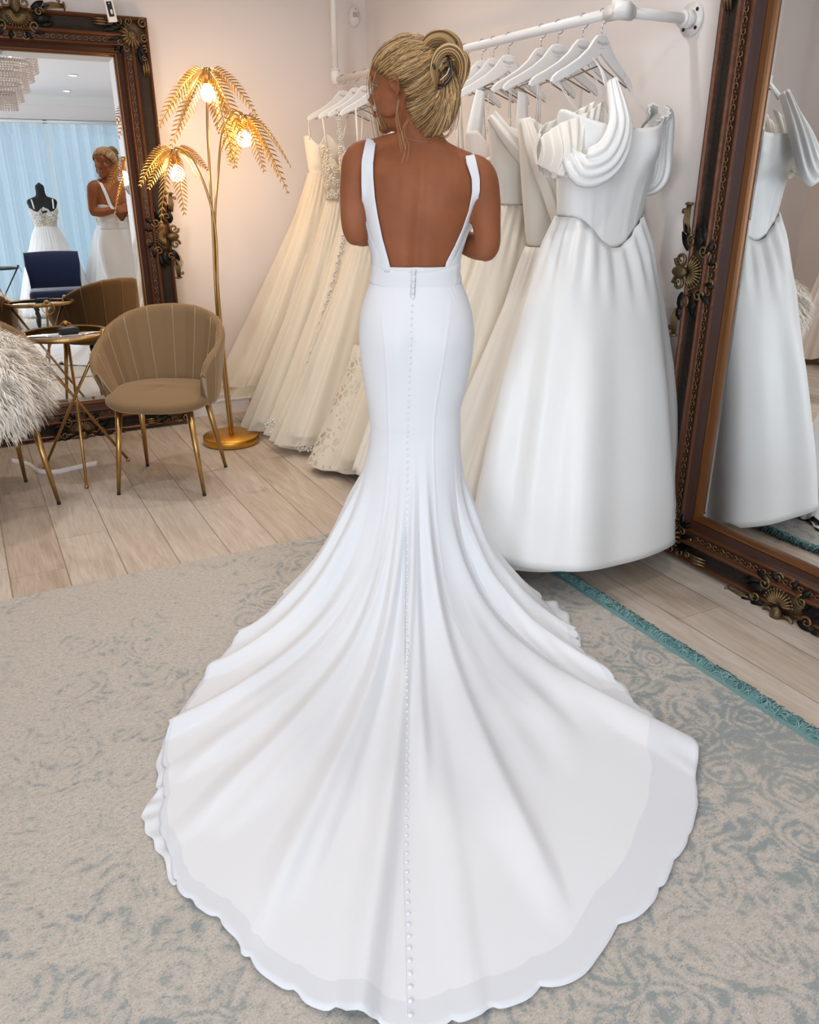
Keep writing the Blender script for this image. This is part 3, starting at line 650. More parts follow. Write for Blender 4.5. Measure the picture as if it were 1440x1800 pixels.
# ------------------------------------------------------------ gowns
def spw(v, e): return (abs(v) ** e) * (1 if v >= 0 else -1)
def bodice(root, m, z0, z1, w0, w1, d0, d1, neck='sweet', cx=0, cy=0, tilt=0, point=0, bones=True, bust=.028, name='bodice', mods=True, gather=0, backdrop=.10):
    """z0 waist, z1 top edge; w/d half width/depth at waist and top"""
    NA, NZ = 96, 26
    def top(ph):
        x = sin(ph) * w1; fr = max(0, cos(ph))
        if neck == 'sweet': f = .030 * cos(x / w1 * pi * 2) * fr - .02 * fr
        elif neck == 'scoop': f = -.055 * fr ** 1.5
        elif neck == 'vee': f = -.20 * max(0, 1 - abs(x) / (.85 * w1)) * sstep(0, .3, fr)
        elif neck == 'straight': f = 0
        else: f = -.05 * fr
        bk = -backdrop * sstep(0, .8, -cos(ph))
        return z1 + f + bk
    def P(ph, v):
        t_ = top(ph); zb = z0 - point * max(0, cos(ph)) ** 6 - .0; z = zb + (t_ - zb) * v; u = min(1, max(0, (z - z0) / (z1 - z0)))
        w = w0 + (w1 - w0) * (u ** .8); d = d0 + (d1 - d0) * u
        x = w * spw(sin(ph), .85); y = -d * spw(cos(ph), .85)
        if cos(ph) > 0:
            bz = z0 + (z1 - z0) * .66
            for s in (-1, 1): y -= bust * exp(-((x - s * w * .48) / (w * .36)) ** 2 - ((z - bz) / .075) ** 2)
            if bones:
                for bx in (-.62, -.3, .3, .62):
                    y -= .0035 * exp(-((x - bx * w) / .004) ** 2) * (1 - sstep(.5, .7, u))
            y += .004 * sin(z * 60 + x * 25) * exp(-((z - bz + .07) / .05) ** 2)
            if gather: y += gather * sin(x * 190 + 2 * sin(z * 18)) * sstep(.35, .7, u)
        return Vector((cx + x + tilt * (z - z0), cy + y, z))
    b = MB(); b.grid(lambda i, j: P(2 * pi * i / NA, j / (NZ - 1)), NA, NZ, cu=True)
    o = b.build(name, m, root, mods=[SOL(.003, -1)])
    return P, top
def skirt(root, m, z0, w0, d0, hx, hy, rx, ry, zh=.10, cx=0, cy=0, folds=9, amp=.035, pw=1.0, seed=0, name='skirt', point=0, cxp=1.25, prof=None, NA=260, NT=44, sol=.0025, sway=0, hemvar=.0, sharp=1.0):
    r_ = random.Random(seed); phs = [r_.uniform(0, 2 * pi) for _ in range(5)]
    def P(ph, t):
        zb = z0 - point * max(0, cos(ph)) ** 6 * (1 - t) * 1.0
        f = t ** pw if prof is None else interp(prof, t)[0]
        w = w0 + (rx - w0) * f; d = d0 + (ry - d0) * f
        fo = cos(folds * ph + phs[0] + 1.2 * sin(ph * 2 + phs[1])) + .5 * cos((folds * 2 - 3) * ph + phs[2]) + .35 * cos((folds // 2 + 1) * ph + phs[3])
        fo = (abs(fo) ** sharp) * (1 if fo > 0 else -1)
        a = amp * fo * sstep(0, .6, t) * (.35 + .65 * t) + amp * .25 * cos(folds * 3 * ph + phs[4]) * exp(-((t - .08) / .1) ** 2) 
        x = cx + (w + a) * spw(sin(ph), .92) + hx * t ** cxp; y = cy - (d + a * .7) * spw(cos(ph), .92) + hy * t ** cxp
        z = zb + (zh - zb) * t + hemvar * t * sin(3 * ph + phs[2]) + (.008 * fo * t if amp > .02 else 0)
        x += sway * sin(t * 3 + phs[1]) * .02
        return Vector((min(x, XR - root.location.x - .03), y, max(z, .006)))
    b = MB(); b.grid(lambda i, j: P(2 * pi * i / NA, j / (NT - 1)), NA, NT, cu=True)
    return b.build(name, m, root, mods=[SOL(sol, -1)] if sol else []), P
def ribbon(root, m, pts, w, name='strap', nrm=(0, -1, 0), th=.0015):
    b = MB(); pts = [Vector(p) for p in pts]; n = len(pts); nr = Vector(nrm)
    ws = w if isinstance(w, (list, tuple)) else [w] * n
    def g(i, j):
        t_ = (pts[min(i + 1, n - 1)] - pts[max(i - 1, 0)]).normalized(); s_ = t_.cross(nr).normalized(); k = (-1, -.33, .33, 1)[j] if j < 4 else 0
        return pts[i] + s_ * ws[i] * k
    b.grid(g, n, 4); return b.build(name, m, root, mods=[SOL(th)])
def loops(root, m, xs, ztop, zb, y, name='hanging_loop', yo=0.0):
    """narrow ribbon loops that carry a strapless gown on the hanger"""
    for x in xs:
        b = MB(); zt = HUNG - .085 - abs(x) * .40
        b.tube([(x - .004, y + .012, zb), (x - .003, .012 + yo, zt), (x, .014 + yo, zt + .028), (x + .003, .012 + yo, zt), (x + .005, y + .012, zb)], .0016, 5); b.build(name, m, root)
def gown(y, label, rz=0, x=RX, cat='wedding dress', group=None):
    return empty('wedding_gown', (x, y, 0), radians(rz), label, cat, group)
def puff(root, m, c, rad, name, tiltv, pleats=9, seed=0):
    """draped off-the-shoulder sleeve: a pleated band swung out and down"""
    b = MB(); c = Vector(c)
    def g(i, j):
        a = 2 * pi * i / 60; v = j / 11
        r = rad * (1 + .10 * sin(pi * v)); h = (v - .5) * tiltv[2]
        w = .007 * sin(v * pi * pleats + sin(a) * 1.5)
        return c + Vector(((r + w) * cos(a) * tiltv[0], (r + w) * sin(a) * tiltv[1], h + tiltv[3] * cos(a) * rad))
    b.grid(g, 60, 12, cu=True); return b.build(name, m, root, mods=[SUB(1), SOL(.002)])

def placed_hanger(y, rz, label): return hanger(y, rz, label)
# nearest: white satin ballgown with draped shoulders
placed_hanger(2.475, 10, 'white hanger nearest the camera on the rail, holding the draped off-shoulder ballgown')
g1 = gown(2.33, 'white satin corset ballgown with draped off-shoulder sleeves, nearest on the rail beside the right mirror')
P1, top1 = bodice(g1, satin_w, 1.275, 1.60, .165, .205, .085, .105, 'scoop', cx=-.065, tilt=.03, point=.10, bust=.045)
skirt(g1, satin_w, 1.275, .172, .09, -.055, -.08, .43, .30, zh=.125, cx=-.065, folds=7, amp=.026, pw=1.0, seed=5, point=.10, prof=[(0, 0), (.08, .16), (.25, .40), (.5, .66), (.8, .90), (1, 1)], hemvar=.004)
skirt(g1, lining, 1.08, .18, .10, -.085, -.02, .38, .26, zh=.085, cx=-.065, folds=5, amp=.012, seed=6, name='underskirt', NA=120, NT=12)
def sleeve(root, m, pts, w, name, pl=6, nr=(0, -1, 0)):
    """soft band of cloth along a path with lengthwise pleats"""
    P_ = crom(pts, 30); ws = crom([(q,) for q in w], 30); b = MB(); nr = Vector(nr)
    P_ = [Vector(p) for p in P_]
    def g(i, j):
        t_ = (P_[min(i + 1, 29)] - P_[max(i - 1, 0)]).normalized(); s_ = t_.cross(nr).normalized(); n_ = s_.cross(t_); k = -1 + 2 * j / 24
        return P_[i] + s_ * ws[i][0] * k - n_ * (.022 * (1 - k * k) * -1 + .0055 * sin(k * pi * pl + i * .08))
    b.grid(g, 30, 25); return b.build(name, m, root, mods=[SOL(.003)])
sleeve(g1, satin_w, [(-.285, -.07, 1.475), (-.262, -.135, 1.425), (-.19, -.165, 1.455), (-.135, -.145, 1.55), (-.118, -.06, 1.675)], [.026, .055, .060, .048, .016], 'draped_sleeve', 4)
for yo, nm in ((0, 'sleeve_front'), (.085, 'sleeve_back')):  # pleated pouch of the off-shoulder sleeve
    tp = crom([(-.345, -.01, 1.515), (-.300, -.05 + yo, 1.555), (-.20, -.055 + yo, 1.59), (-.115, -.03 + yo * .5, 1.63)], 60); bt = crom([(-.352, -.012, 1.435), (-.325, -.085 + yo, 1.405), (-.265, -.105 + yo, 1.395), (-.185, -.09 + yo, 1.42)], 60)
    b = MB(); b.grid(lambda i, j: Vector(tp[i]).lerp(Vector(bt[i]), j / 14) + Vector((0, (-1 if yo == 0 else 1) * (.030 * sin(pi * j / 14) * sin(pi * min(1, i / 45 + .12)) + .007 * sin(i * .85 + .6 * sin(j * .4)) * (.5 + .5 * sin(pi * j / 14))), 0)), 60, 15)
    b.build(nm, satin, g1, mods=[SUB(1), SOL(.0025)])
sleeve(g1, satin_w, [(.115, -.06, 1.60), (.155, -.03, 1.585), (.178, .0, 1.50), (.18, .01, 1.40), (.155, .04, 1.36)], [.018, .032, .045, .05, .03], 'draped_sleeve', 4, nr=(-.5, -.86, 0))
sleeve(g1, satin_w, [(.115, -.02, 1.61), (.17, .05, 1.57), (.185, .09, 1.47), (.17, .10, 1.38)], [.018, .03, .04, .03], 'draped_sleeve', 3, nr=(.3, .95, 0))
ribbon(g1, satin_w, [(-.118, -.055, 1.66), (-.11, 0, 1.72), (-.10, .06, 1.76)], [.018, .008, .002], 'shoulder_peak')
loops(g1, white_paint, (-.165, -.03), 0, 1.60, .03, yo=.14); loops(g1, white_paint, (.125,), 0, 1.60, .01, yo=.14)
# second: ivory satin with gathered bust and thin straps
placed_hanger(2.575, 4, 'white hanger second from the camera, behind the ballgown hanger, with grey script')
g2 = gown(2.58, 'ivory satin gown with gathered cups hanging directly behind the off-shoulder ballgown')
bodice(g2, satin, 1.16, 1.585, .13, .20, .055, .075, 'sweet', cx=-.045, bust=.05, bones=False, gather=.004)
skirt(g2, satin, 1.16, .135, .065, -.14, -.07, .50, .17, zh=.12, cx=-.045, folds=9, amp=.028, seed=8)
skirt(g2, lining, 1.0, .14, .06, -.12, -.12, .42, .16, zh=.05, cx=-.045, folds=6, amp=.015, seed=9, name='lining', NA=120, NT=12)
loops(g2, white_paint, (-.165, -.155, .13), 0, 1.57, 0)
# third: ivory satin with a wide boat edge
placed_hanger(2.715, -2, 'white hanger third from the camera, with a metal bar across its top')
g3 = gown(2.75, 'ivory satin gown with a broad folded boat neckline, third on the rail')
bodice(g3, satin, 1.30, 1.60, .145, .205, .055, .07, 'scoop', cx=-.06, bust=.04, bones=True)
skirt(g3, cream, 1.30, .15, .06, -.22, -.05, .46, .13, zh=.12, cx=-.06, folds=8, amp=.03, seed=10)
sleeve(g3, satin, [(-.26, -.02, 1.60), (-.22, -.075, 1.53), (-.13, -.09, 1.44), (-.05, -.085, 1.36)], [.022, .03, .03, .02], 'folded_collar', 2)
loops(g3, white_paint, (-.165, .16), 0, 1.60, 0)
sleeve(g2, satin, [(-.235, -.02, 1.575), (-.225, -.085, 1.47), (-.165, -.105, 1.34), (-.10, -.085, 1.20)], [.02, .035, .035, .015], 'folded_panel', 2)
# fourth: crossover bodice with beaded straps
placed_hanger(2.815, 6, 'white hanger fourth from the camera, half hidden behind the third, with grey script')
g4 = gown(2.90, 'blush ivory gown with a crossover bodice and beaded straps, fourth on the rail')
bodice(g4, blush, 1.22, 1.56, .13, .19, .05, .075, 'vee', cx=-.075, bust=.03, bones=False)
skirt(g4, cream, 1.22, .135, .055, -.22, -.05, .42, .12, zh=.12, cx=-.075, folds=8, amp=.028, seed=11)
sleeve(g4, blush, [(-.26, -.06, 1.40), (-.14, -.115, 1.44), (-.03, -.115, 1.50), (.08, -.07, 1.58)], [.05, .055, .045, .02], 'crossover_drape', 3)
b = MB()
for k in range(26): b.ell((-.168 + .002 * (k % 2), .005, 1.555 + k * .0052), (.0034, .0030, .0034), 6)
b.build('beaded_strap', crystal, g4)
# fifth: plain crepe gown with wide straps
placed_hanger(3.03, 0, 'white hanger fifth from the camera with a dark dashed edge, carrying the wide-strap gown')
g5 = gown(3.04, 'plain ivory gown with wide straps and deep V neck, fifth on the rail')
bodice(g5, satin, 1.17, 1.46, .125, .185, .05, .07, 'vee', cx=-.055, bust=.025, bones=False)
skirt(g5, satin, 1.17, .13, .055, -.22, -.08, .36, .12, zh=.12, cx=-.055, folds=7, amp=.022, seed=12)
for s in (-1, 1): ribbon(g5, satin_w, [(-.055 + s * .12, -.075, 1.42), (-.055 + s * .115, -.045, 1.56), (-.02 + s * .10, -.006, 1.71), (-.02 + s * .10, .016, 1.735)], [.055, .036, .022, .020], 'wide_strap')
# sixth: cowl neck with slim straps
placed_hanger(3.135, 3, 'white hanger sixth from the camera, just right of the head, slightly see-through grey')
g6 = gown(3.17, 'cream satin slip gown with cowl neck hanging behind the wide-strap gown')
bodice(g6, cream, 1.15, 1.47, .12, .18, .045, .06, 'vee', cx=-.04, bust=.02, bones=False)
skirt(g6, cream, 1.15, .125, .05, -.20, -.06, .33, .11, zh=.12, cx=-.04, folds=7, amp=.02, seed=13)
for s in (-1, 1): ribbon(g6, cream, [(-.04 + s * .13, -.06, 1.44), (-.02 + s * .13, 0, 1.72)], [.008, .004], 'thin_strap')
b = MB(); r_ = random.Random(4)
for k in range(40): 
    a = r_.uniform(0, 2 * pi); q = r_.uniform(0, .03); b.ell((-.15 + q * cos(a), -.075, 1.36 + q * sin(a) * 1.3), (.007, .003, .005), 6)
b.build('fabric_flower', satin, g6)
# seventh and eighth
placed_hanger(3.22, -3, 'white hanger seventh from the camera beside the blonde hair bun')
g7 = gown(3.33, 'white satin strap gown whose bodice shows just right of the bridal head')
bodice(g7, satin_w, 1.15, 1.50, .12, .17, .045, .06, 'sweet', cx=-.06, bust=.02, bones=False)
skirt(g7, satin, 1.15, .125, .05, -.20, -.05, .33, .11, zh=.12, cx=-.06, folds=7, amp=.02, seed=14)
for s in (-1, 1): ribbon(g7, satin_w, [(-.06 + s * .12, -.06, 1.47), (-.04 + s * .11, 0, 1.735)], [.016, .012], 'strap')
placed_hanger(3.355, 2, 'white hanger furthest of those right of the head, touching the bun in view')
g8 = gown(3.52, 'cream tulle gown mostly hidden behind the bride, left of the white strap gown')
bodice(g8, cream, 1.15, 1.48, .12, .17, .045, .06, 'sweet', cx=-.05, bust=.02, bones=False)
skirt(g8, tulle, 1.15, .125, .05, -.22, -.05, .36, .12, zh=.10, cx=-.05, folds=9, amp=.02, seed=15, sol=0)
skirt(g8, lining, 1.14, .12, .045, -.20, -.05, .32, .10, zh=.13, cx=-.05, folds=7, amp=.012, seed=16, name='underskirt', NA=120, NT=12, sol=0)
for s in (-1, 1): ribbon(g8, cream, [(-.05 + s * .12, -.06, 1.45), (-.03 + s * .11, 0, 1.735)], [.008, .005], 'strap')
# behind the bride: lace gown whose cutwork hem shows at her left knee
placed_hanger(3.80, 0, 'white hanger hidden mostly behind the blonde head, its tip left of the nose')
g9 = gown(3.78, 'ivory lace mermaid gown with cutwork hem showing just left of the bridal skirt')
bodice(g9, lace, 1.12, 1.50, .12, .165, .05, .065, 'vee', cx=-.03, bust=.02, bones=False)
for s in (-1, 1): ribbon(g9, lining, [(-.03 + s * .12, -.06, 1.44), (-.02 + s * .12, 0, 1.72)], [.012, .006], 'strap')
skirt(g9, lining, 1.12, .125, .055, -.30, -.12, .30, .17, zh=.03, cx=-.03, folds=6, amp=.018, seed=17, prof=[(0, 0), (.3, .2), (.6, .42), (1, 1)])
skirt(g9, lace_cut, .62, .235, .13, -.20, -.10, .33, .20, zh=.05, cx=-.13, cy=-.03, folds=6, amp=.018, seed=17, name='cutwork_hem', sol=0, NA=160, NT=16)
# left end of the rail: tulle gowns by the palm lamp
def petals(root, m, pts, name='lace_applique', sz=.014, seed=1):
    r_ = random.Random(seed); b = MB()
    for p in pts:
        p = Vector(p); s = sz * r_.uniform(.6, 1.25); a0 = r_.uniform(0, 6.28); n = r_.choice((4, 5, 5))
        for k in range(n):
            a = a0 + 2 * pi * k / n; d = Vector((cos(a), -.25, sin(a))); q = Vector((-sin(a), 0, cos(a)))
            b.add([p, p + d * s * .6 + q * s * .32, p + d * s, p + d * s * .6 - q * s * .32, p + d * s * .5 + Vector((0, -.004, 0))], [(0, 1, 4), (1, 2, 4), (2, 3, 4), (3, 0, 4)])
    return b.build(name, m, root, mods=[SOL(.0015)])
placed_hanger(4.18, -2, 'white hanger fourth from the far end of the rail, closest to the face')
g10 = gown(4.15, 'champagne tulle gown with thin straps hanging just left of her shoulder')
bodice(g10, cream, 1.15, 1.50, .12, .165, .05, .06, 'sweet', cx=-.04, bust=.025, bones=False)
skirt(g10, tulle, 1.15, .125, .05, -.34, -.10, .34, .15, zh=.07, cx=-.04, folds=10, amp=.025, seed=20, sol=0)
skirt(g10, lining, 1.14, .12, .045, -.30, -.08, .29, .13, zh=.10, cx=-.04, folds=8, amp=.016, seed=21, name='underskirt', NA=140, NT=14, sol=0)
for s in (-1, 1): ribbon(g10, cream, [(-.04 + s * .12, -.05, 1.47), (-.03 + s * .12, 0, 1.72)], [.007, .004], 'thin_strap')
placed_hanger(4.35, 3, 'white hanger third from the far end of the rail, brightest, left of the face')
g11 = gown(4.33, 'ivory tulle gown with a floral lace bodice and lace-edged train beside the palm lamp')
PB, _ = bodice(g11, lace, 1.22, 1.55, .105, .135, .05, .06, 'vee', cx=-.04, bust=.02, bones=False)
r_ = random.Random(9)
petals(g11, satin, [PB(r_.uniform(-1.4, 1.4), r_.uniform(.1, .98)) + Vector((0, -.004, 0)) for _ in range(150)], seed=2)
petals(g11, satin, [(-.17 + r_.uniform(-.012, .012), -.04 + (z - 1.45) * .12, z) for z in [1.47 + .25 * k / 24 for k in range(25)]], name='lace_strap', sz=.011, seed=3)
sk, PS = skirt(g11, tulle, 1.22, .110, .05, -.36, -.20, .31, .20, zh=.06, cx=-.05, folds=11, amp=.028, seed=22, sol=0, hemvar=.03)
skirt(g11, lining, 1.21, .105, .045, -.33, -.17, .26, .16, zh=.12, cx=-.05, folds=8, amp=.018, seed=23, name='underskirt', NA=140, NT=14, sol=0)
petals(g11, satin, [PS(5.35 + .035 * sin(k), .03 + .72 * k / 110) + Vector((-.004, -.006, 0)) for k in range(110)] , name='lace_edging', sz=.013, seed=5)
petals(g11, satin, [PS(r_.uniform(4.6, 7.2), r_.uniform(.93, .99)) + Vector((0, -.006, 0)) for k in range(60)], name='hem_applique', sz=.022, seed=6)
placed_hanger(4.47, -3, 'white hanger second from the far end of the rail')
g12 = gown(4.50, 'ivory lace bodice gown with sparkling appliques, second from the far end of the rail')
PB, _ = bodice(g12, lace, 1.28, 1.56, .10, .13, .05, .06, 'vee', cx=-.08, bust=.02, bones=False)
petals(g12, cream, [PB(r_.uniform(-1.4, 1.4), r_.uniform(.05, .98)) + Vector((0, -.004, 0)) for _ in range(150)], seed=7)
skirt(g12, tulle, 1.28, .11, .05, -.35, -.06, .34, .13, zh=.05, cx=-.07, folds=10, amp=.025, seed=24, sol=0)
skirt(g12, lining, 1.27, .105, .045, -.32, -.05, .30, .11, zh=.09, cx=-.07, folds=8, amp=.015, seed=25, name='underskirt', NA=140, NT=14, sol=0)
for s in (-1, 1): ribbon(g12, cream, [(-.08 + s * .10, -.04, 1.52), (-.07 + s * .12, 0, 1.72)], [.006, .004], 'thin_strap')
placed_hanger(4.64, 2, 'white hanger furthest away at the far end of the rail')
g13 = gown(4.70, 'ivory tulle gown with a wide horsehair hem spilling towards the palm lamp base')
bodice(g13, cream, 1.40, 1.61, .09, .12, .05, .055, 'sweet', cx=-.10, bust=.02, bones=False)
skirt(g13, tulle, 1.42, .10, .055, -.40, .0, .31, .14, zh=.26, cx=-.10, folds=9, amp=.022, seed=26, sol=0)
skirt(g13, lining, 1.41, .095, .05, -.35, .0, .24, .11, zh=.30, cx=-.10, folds=8, amp=.015, seed=27, name='underskirt', NA=140, NT=14, sol=0)
skirt(g13, horsehair, .34, .27, .12, -.05, .0, .31, .14, zh=.20, cx=-.45, folds=9, amp=.02, seed=26, sol=0, name='horsehair_hem', NT=5)
skirt(g13, horsehair, .42, .20, .10, -.03, .0, .24, .12, zh=.012, cx=-.40, folds=5, amp=.03, seed=28, sol=0, name='lower_tier', NT=12)
for s in (-1, 1): ribbon(g13, cream, [(-.10 + s * .10, -.04, 1.59), (-.07 + s * .12, 0, 1.72)], [.006, .004], 'thin_strap')
# ------------------------------------------------------------ the bride (local frame: x to her right, y ahead, origin under her)
YAW = radians(28); FWD = Vector((sin(YAW), cos(YAW), 0))
bride = empty('person', FWD * 2.5, -YAW, 'woman from behind in white open-back bridal dress with long train, blonde hair up', 'person')
#        z      cx    hw    back  front
TOR = [(.86, .022, .158, .098, .095), (.96, .022, .163, .108, .095), (1.02, .022, .156, .100, .092), (1.08, .020, .136, .084, .090), (1.14, .018, .121, .076, .088),
       (1.20, .019, .126, .078, .092), (1.26, .022, .143, .083, .098), (1.31, .026, .157, .088, .108), (1.36, .031, .164, .090, .110), (1.40, .033, .166, .086, .096), (1.43, .034, .156, .078, .080), (1.455, .034, .132, .066, .066), (1.475, .033, .100, .056, .056), (1.495, .032, .074, .052, .050), (1.53, .031, .055, .050, .049), (1.57, .026, .053, .052, .052), (1.61, .020, .052, .052, .052)]
def tilt_z(x, z): return -(x - .033) * .12 * sstep(1.25, 1.42, z) * (1 - sstep(1.50, 1.58, z) * .8)
def torso(ph, z, off=0.0):
    """ph=0 faces the camera (her back), increasing to her right"""
    cx, hw, bk, fr = interp(TOR, z); s, c = sin(ph), cos(ph)
    e = .86; x = cx + (hw + off) * spw(s, e)
    if c > 0:
        y = -(bk + off) * spw(c, e); xx = x - cx
        y += .009 * exp(-(xx / .016) ** 2) * sstep(1.0, 1.12, z) * (1 - sstep(1.42, 1.5, z))            # spine furrow
        for sg in (-1, 1): y -= .010 * exp(-((xx - sg * .082) / .038) ** 2 - ((z - 1.375) / .06) ** 2)     # shoulder blades
        for sg in (-1, 1): y += .005 * exp(-((xx - sg * .048) / .012) ** 2 - ((z - 1.37) / .05) ** 2)
        for sg in (-1, 1): y -= .004 * exp(-((xx - sg * .036) / .02) ** 2 - ((z - 1.18) / .09) ** 2)
    else:
        y = (fr + off) * spw(-c, e)
        for sg in (-1, 1): y += .030 * exp(-((x - cx - sg * .07) / .05) ** 2 - ((z - 1.30) / .05) ** 2)
    return Vector((x, y, z + tilt_z(x, z)))
bm_ = MB(); NZ_ = 64
bm_.grid(lambda i, j: torso(2 * pi * j / 72, .86 + (1.61 - .86) * i / (NZ_ - 1)), NZ_, 72, cv=True)
bm_.f.append(tuple(range(72))[::-1]); bm_.f.append(tuple((NZ_ - 1) * 72 + k for k in range(72))); bm_.mi += [0, 0]
def limb(chain, n=16, steps=26):
    q = crom([tuple(p) for p in chain], steps); bm_.tube([p[:3] for p in q], [p[3] for p in q], n)
    for p in (q[0], q[-1]): bm_.ell(p[:3], (p[3],) * 3, 12)
limb([(-.098, .005, 1.452, .046), (-.138, -.004, 1.440, .050), (-.152, -.010, 1.385, .0455), (-.158, -.016, 1.33, .041), (-.160, -.022, 1.275, .037), (-.155, -.024, 1.248, .034)])
limb([(-.155, -.022, 1.250, .0345), (-.125, .04, 1.245, .036), (-.06, .115, 1.262, .028), (-.005, .165, 1.285, .021), (.015, .178, 1.292, .020)])
limb([(.165, .005, 1.418, .046), (.198, -.004, 1.398, .050), (.214, -.010, 1.34, .0465), (.221, -.016, 1.28, .042), (.226, -.024, 1.225, .038), (.222, -.026, 1.206, .036)])
limb([(.222, -.024, 1.208, .036), (.19, .045, 1.210, .037), (.12, .125, 1.235, .028), (.065, .170, 1.258, .021), (.045, .182, 1.265, .020)])
# trapezius and lats bridging to the shoulders
limb([(.03, -.012, 1.50, .034), (-.04, -.008, 1.482, .032), (-.105, .0, 1.465, .034)], 12, 10)
limb([(.035, -.012, 1.495, .034), (.10, -.008, 1.458, .032), (.17, .0, 1.428, .034)], 12, 10)
limb([(-.10, -.005, 1.37, .04), (-.125, -.01, 1.41, .042)], 10, 4); limb([(.165, -.005, 1.34, .04), (.185, -.01, 1.38, .042)], 10, 4)
def hand(w, d, up, thumb):
    """w wrist, d finger direction, up = back of hand normal"""
    w, d, up = Vector(w), Vector(d).normalized(), Vector(up).normalized(); s = d.cross(up).normalized() * thumb
    M = Matrix((s, d, up)).transposed()
    bm_.ell(w + d * .045, (.036, .048, .014), 14, M=M)
    for k, (o, L, r) in enumerate(((.026, .068, .0078), (.009, .076, .0082), (-.009, .071, .0078), (-.026, .056, .0070))):
        p = w + d * .078 + s * o; q1 = p + (d * .95 - up * .25).normalized() * L * .42; q2 = q1 + (d * .75 - up * .65).normalized() * L * .32; q3 = q2 + (d * .45 - up * .9).normalized() * L * .26
        bm_.tube([p - d * .02, p, q1, q2, q3], [r * 1.1, r * 1.08, r, r * .92, r * .75], 8); bm_.ell(q3, (r * .76,) * 3, 8)
    p = w + d * .025 + s * .028; q1 = p + (s * .7 + d * .75 - up * .2).normalized() * .036; q2 = q1 + (s * .25 + d * .95 - up * .3).normalized() * .028
    bm_.tube([p - s * .012, p, q1, q2], [.012, .0115, .0095, .0075], 8); bm_.ell(q2, (.0076,) * 3, 8)
hand((.012, .178, 1.292), (.85, .25, .10), (.2, .8, .5), -1); hand((.048, .182, 1.265), (-.85, .30, .05), (-.2, .8, .5), 1)
# legs and shod feet under the dress
for sx in (-1, 1):
    limb([(.022 + sx * .075, -.01, .93, .088), (.020 + sx * .072, .0, .78, .078), (.02 + sx * .066, .005, .62, .060), (.02 + sx * .064, .005, .53, .051), (.02 + sx * .062, -.012, .42, .052), (.02 + sx * .06, -.008, .25, .036), (.02 + sx * .06, -.004, .13, .028)])
    limb([(.02 + sx * .06, -.02, .105, .030), (.02 + sx * .062, .05, .075, .029), (.02 + sx * .066, .13, .030, .026), (.02 + sx * .066, .17, .024, .018)], 12, 10)
# head
HF = Vector((-.895, .44, -.07)).normalized(); HL = Vector((0, 0, 1)).cross(HF).normalized(); HU = HF.cross(HL).normalized()
HL = (HL + HU * .05).normalized(); HU = HF.cross(HL).normalized()
HC = Vector((-.010, .012, 1.620)); HM = Matrix((HF, HL, HU)).transposed()
def Hd(f, l, u): return HC + HF * f + HL * l + HU * u
def he(f, l, u, a, b_, c, n=16): bm_.ell(Hd(f, l, u), (a, b_, c), n, M=HM)
he(-.012, 0, .034, .094, .074, .084, 28); he(.030, 0, -.012, .062, .060, .075, 24); he(.040, 0, -.055, .044, .043, .046, 18); he(.070, 0, -.088, .019, .021, .016)
he(.078, 0, .048, .018, .048, .030, 16); he(.088, 0, .028, .008, .040, .007, 12)
bm_.tube([Hd(.088, 0, .024), Hd(.100, 0, .004), Hd(.113, 0, -.014), Hd(.104, 0, -.022)], [.006, .0075, .0095, .008], 10); he(.098, .010, -.018, .009, .006, .006, 10); he(.098, -.010, -.018, .009, .006, .006, 10)
for s in (-1, 1):
    he(.062, s * .034, -.012, .022, .022, .022, 12); he(.030, s * .048, -.045, .034, .014, .026, 12)
    # ear: helix, lobe and cup
    e0 = Hd(-.006, s * .066, -.002)
    bm_.tube([Hd(.008, s * .070, -.008), Hd(.010, s * .078, .014), Hd(-.002, s * .086, .028), Hd(-.018, s * .092, .022), Hd(-.024, s * .091, .002), Hd(-.016, s * .084, -.020), Hd(-.002, s * .074, -.031)], [.0035, .0042, .0045, .0045, .0042, .0045, .0060], 8)
    he(-.006, s * .068, 0, .013, .005, .022, 12)
he(.083, 0, -.046, .014, .019, .006, 12); he(.084, 0, -.054, .013, .016, .006, 12)
limb([(.030, -.004, 1.49, .052), (.026, .0, 1.53, .050), (.016, .004, 1.57, .050), (.004, .01, 1.61, .050)], 18, 10)
body = bm_.build('body', skin, bride, mods=[('REMESH', dict(mode='VOXEL', voxel_size=.0048, use_smooth_shade=True)), ('SMOOTH', dict(factor=.6, iterations=4))])
dg = bpy.context.evaluated_depsgraph_get(); ev = body.evaluated_get(dg); me_ = bpy.data.meshes.new_from_object(ev)
BV = BVHTree.FromPolygons([v.co.copy() for v in me_.vertices], [tuple(p.vertices) for p in me_.polygons])
body.modifiers.clear(); old = body.data; body.data = me_; me_.materials.clear(); me_.materials.append(skin); me_.polygons.foreach_set('use_smooth', [True] * len(me_.polygons)); bpy.data.meshes.remove(old); me_.name = 'body'
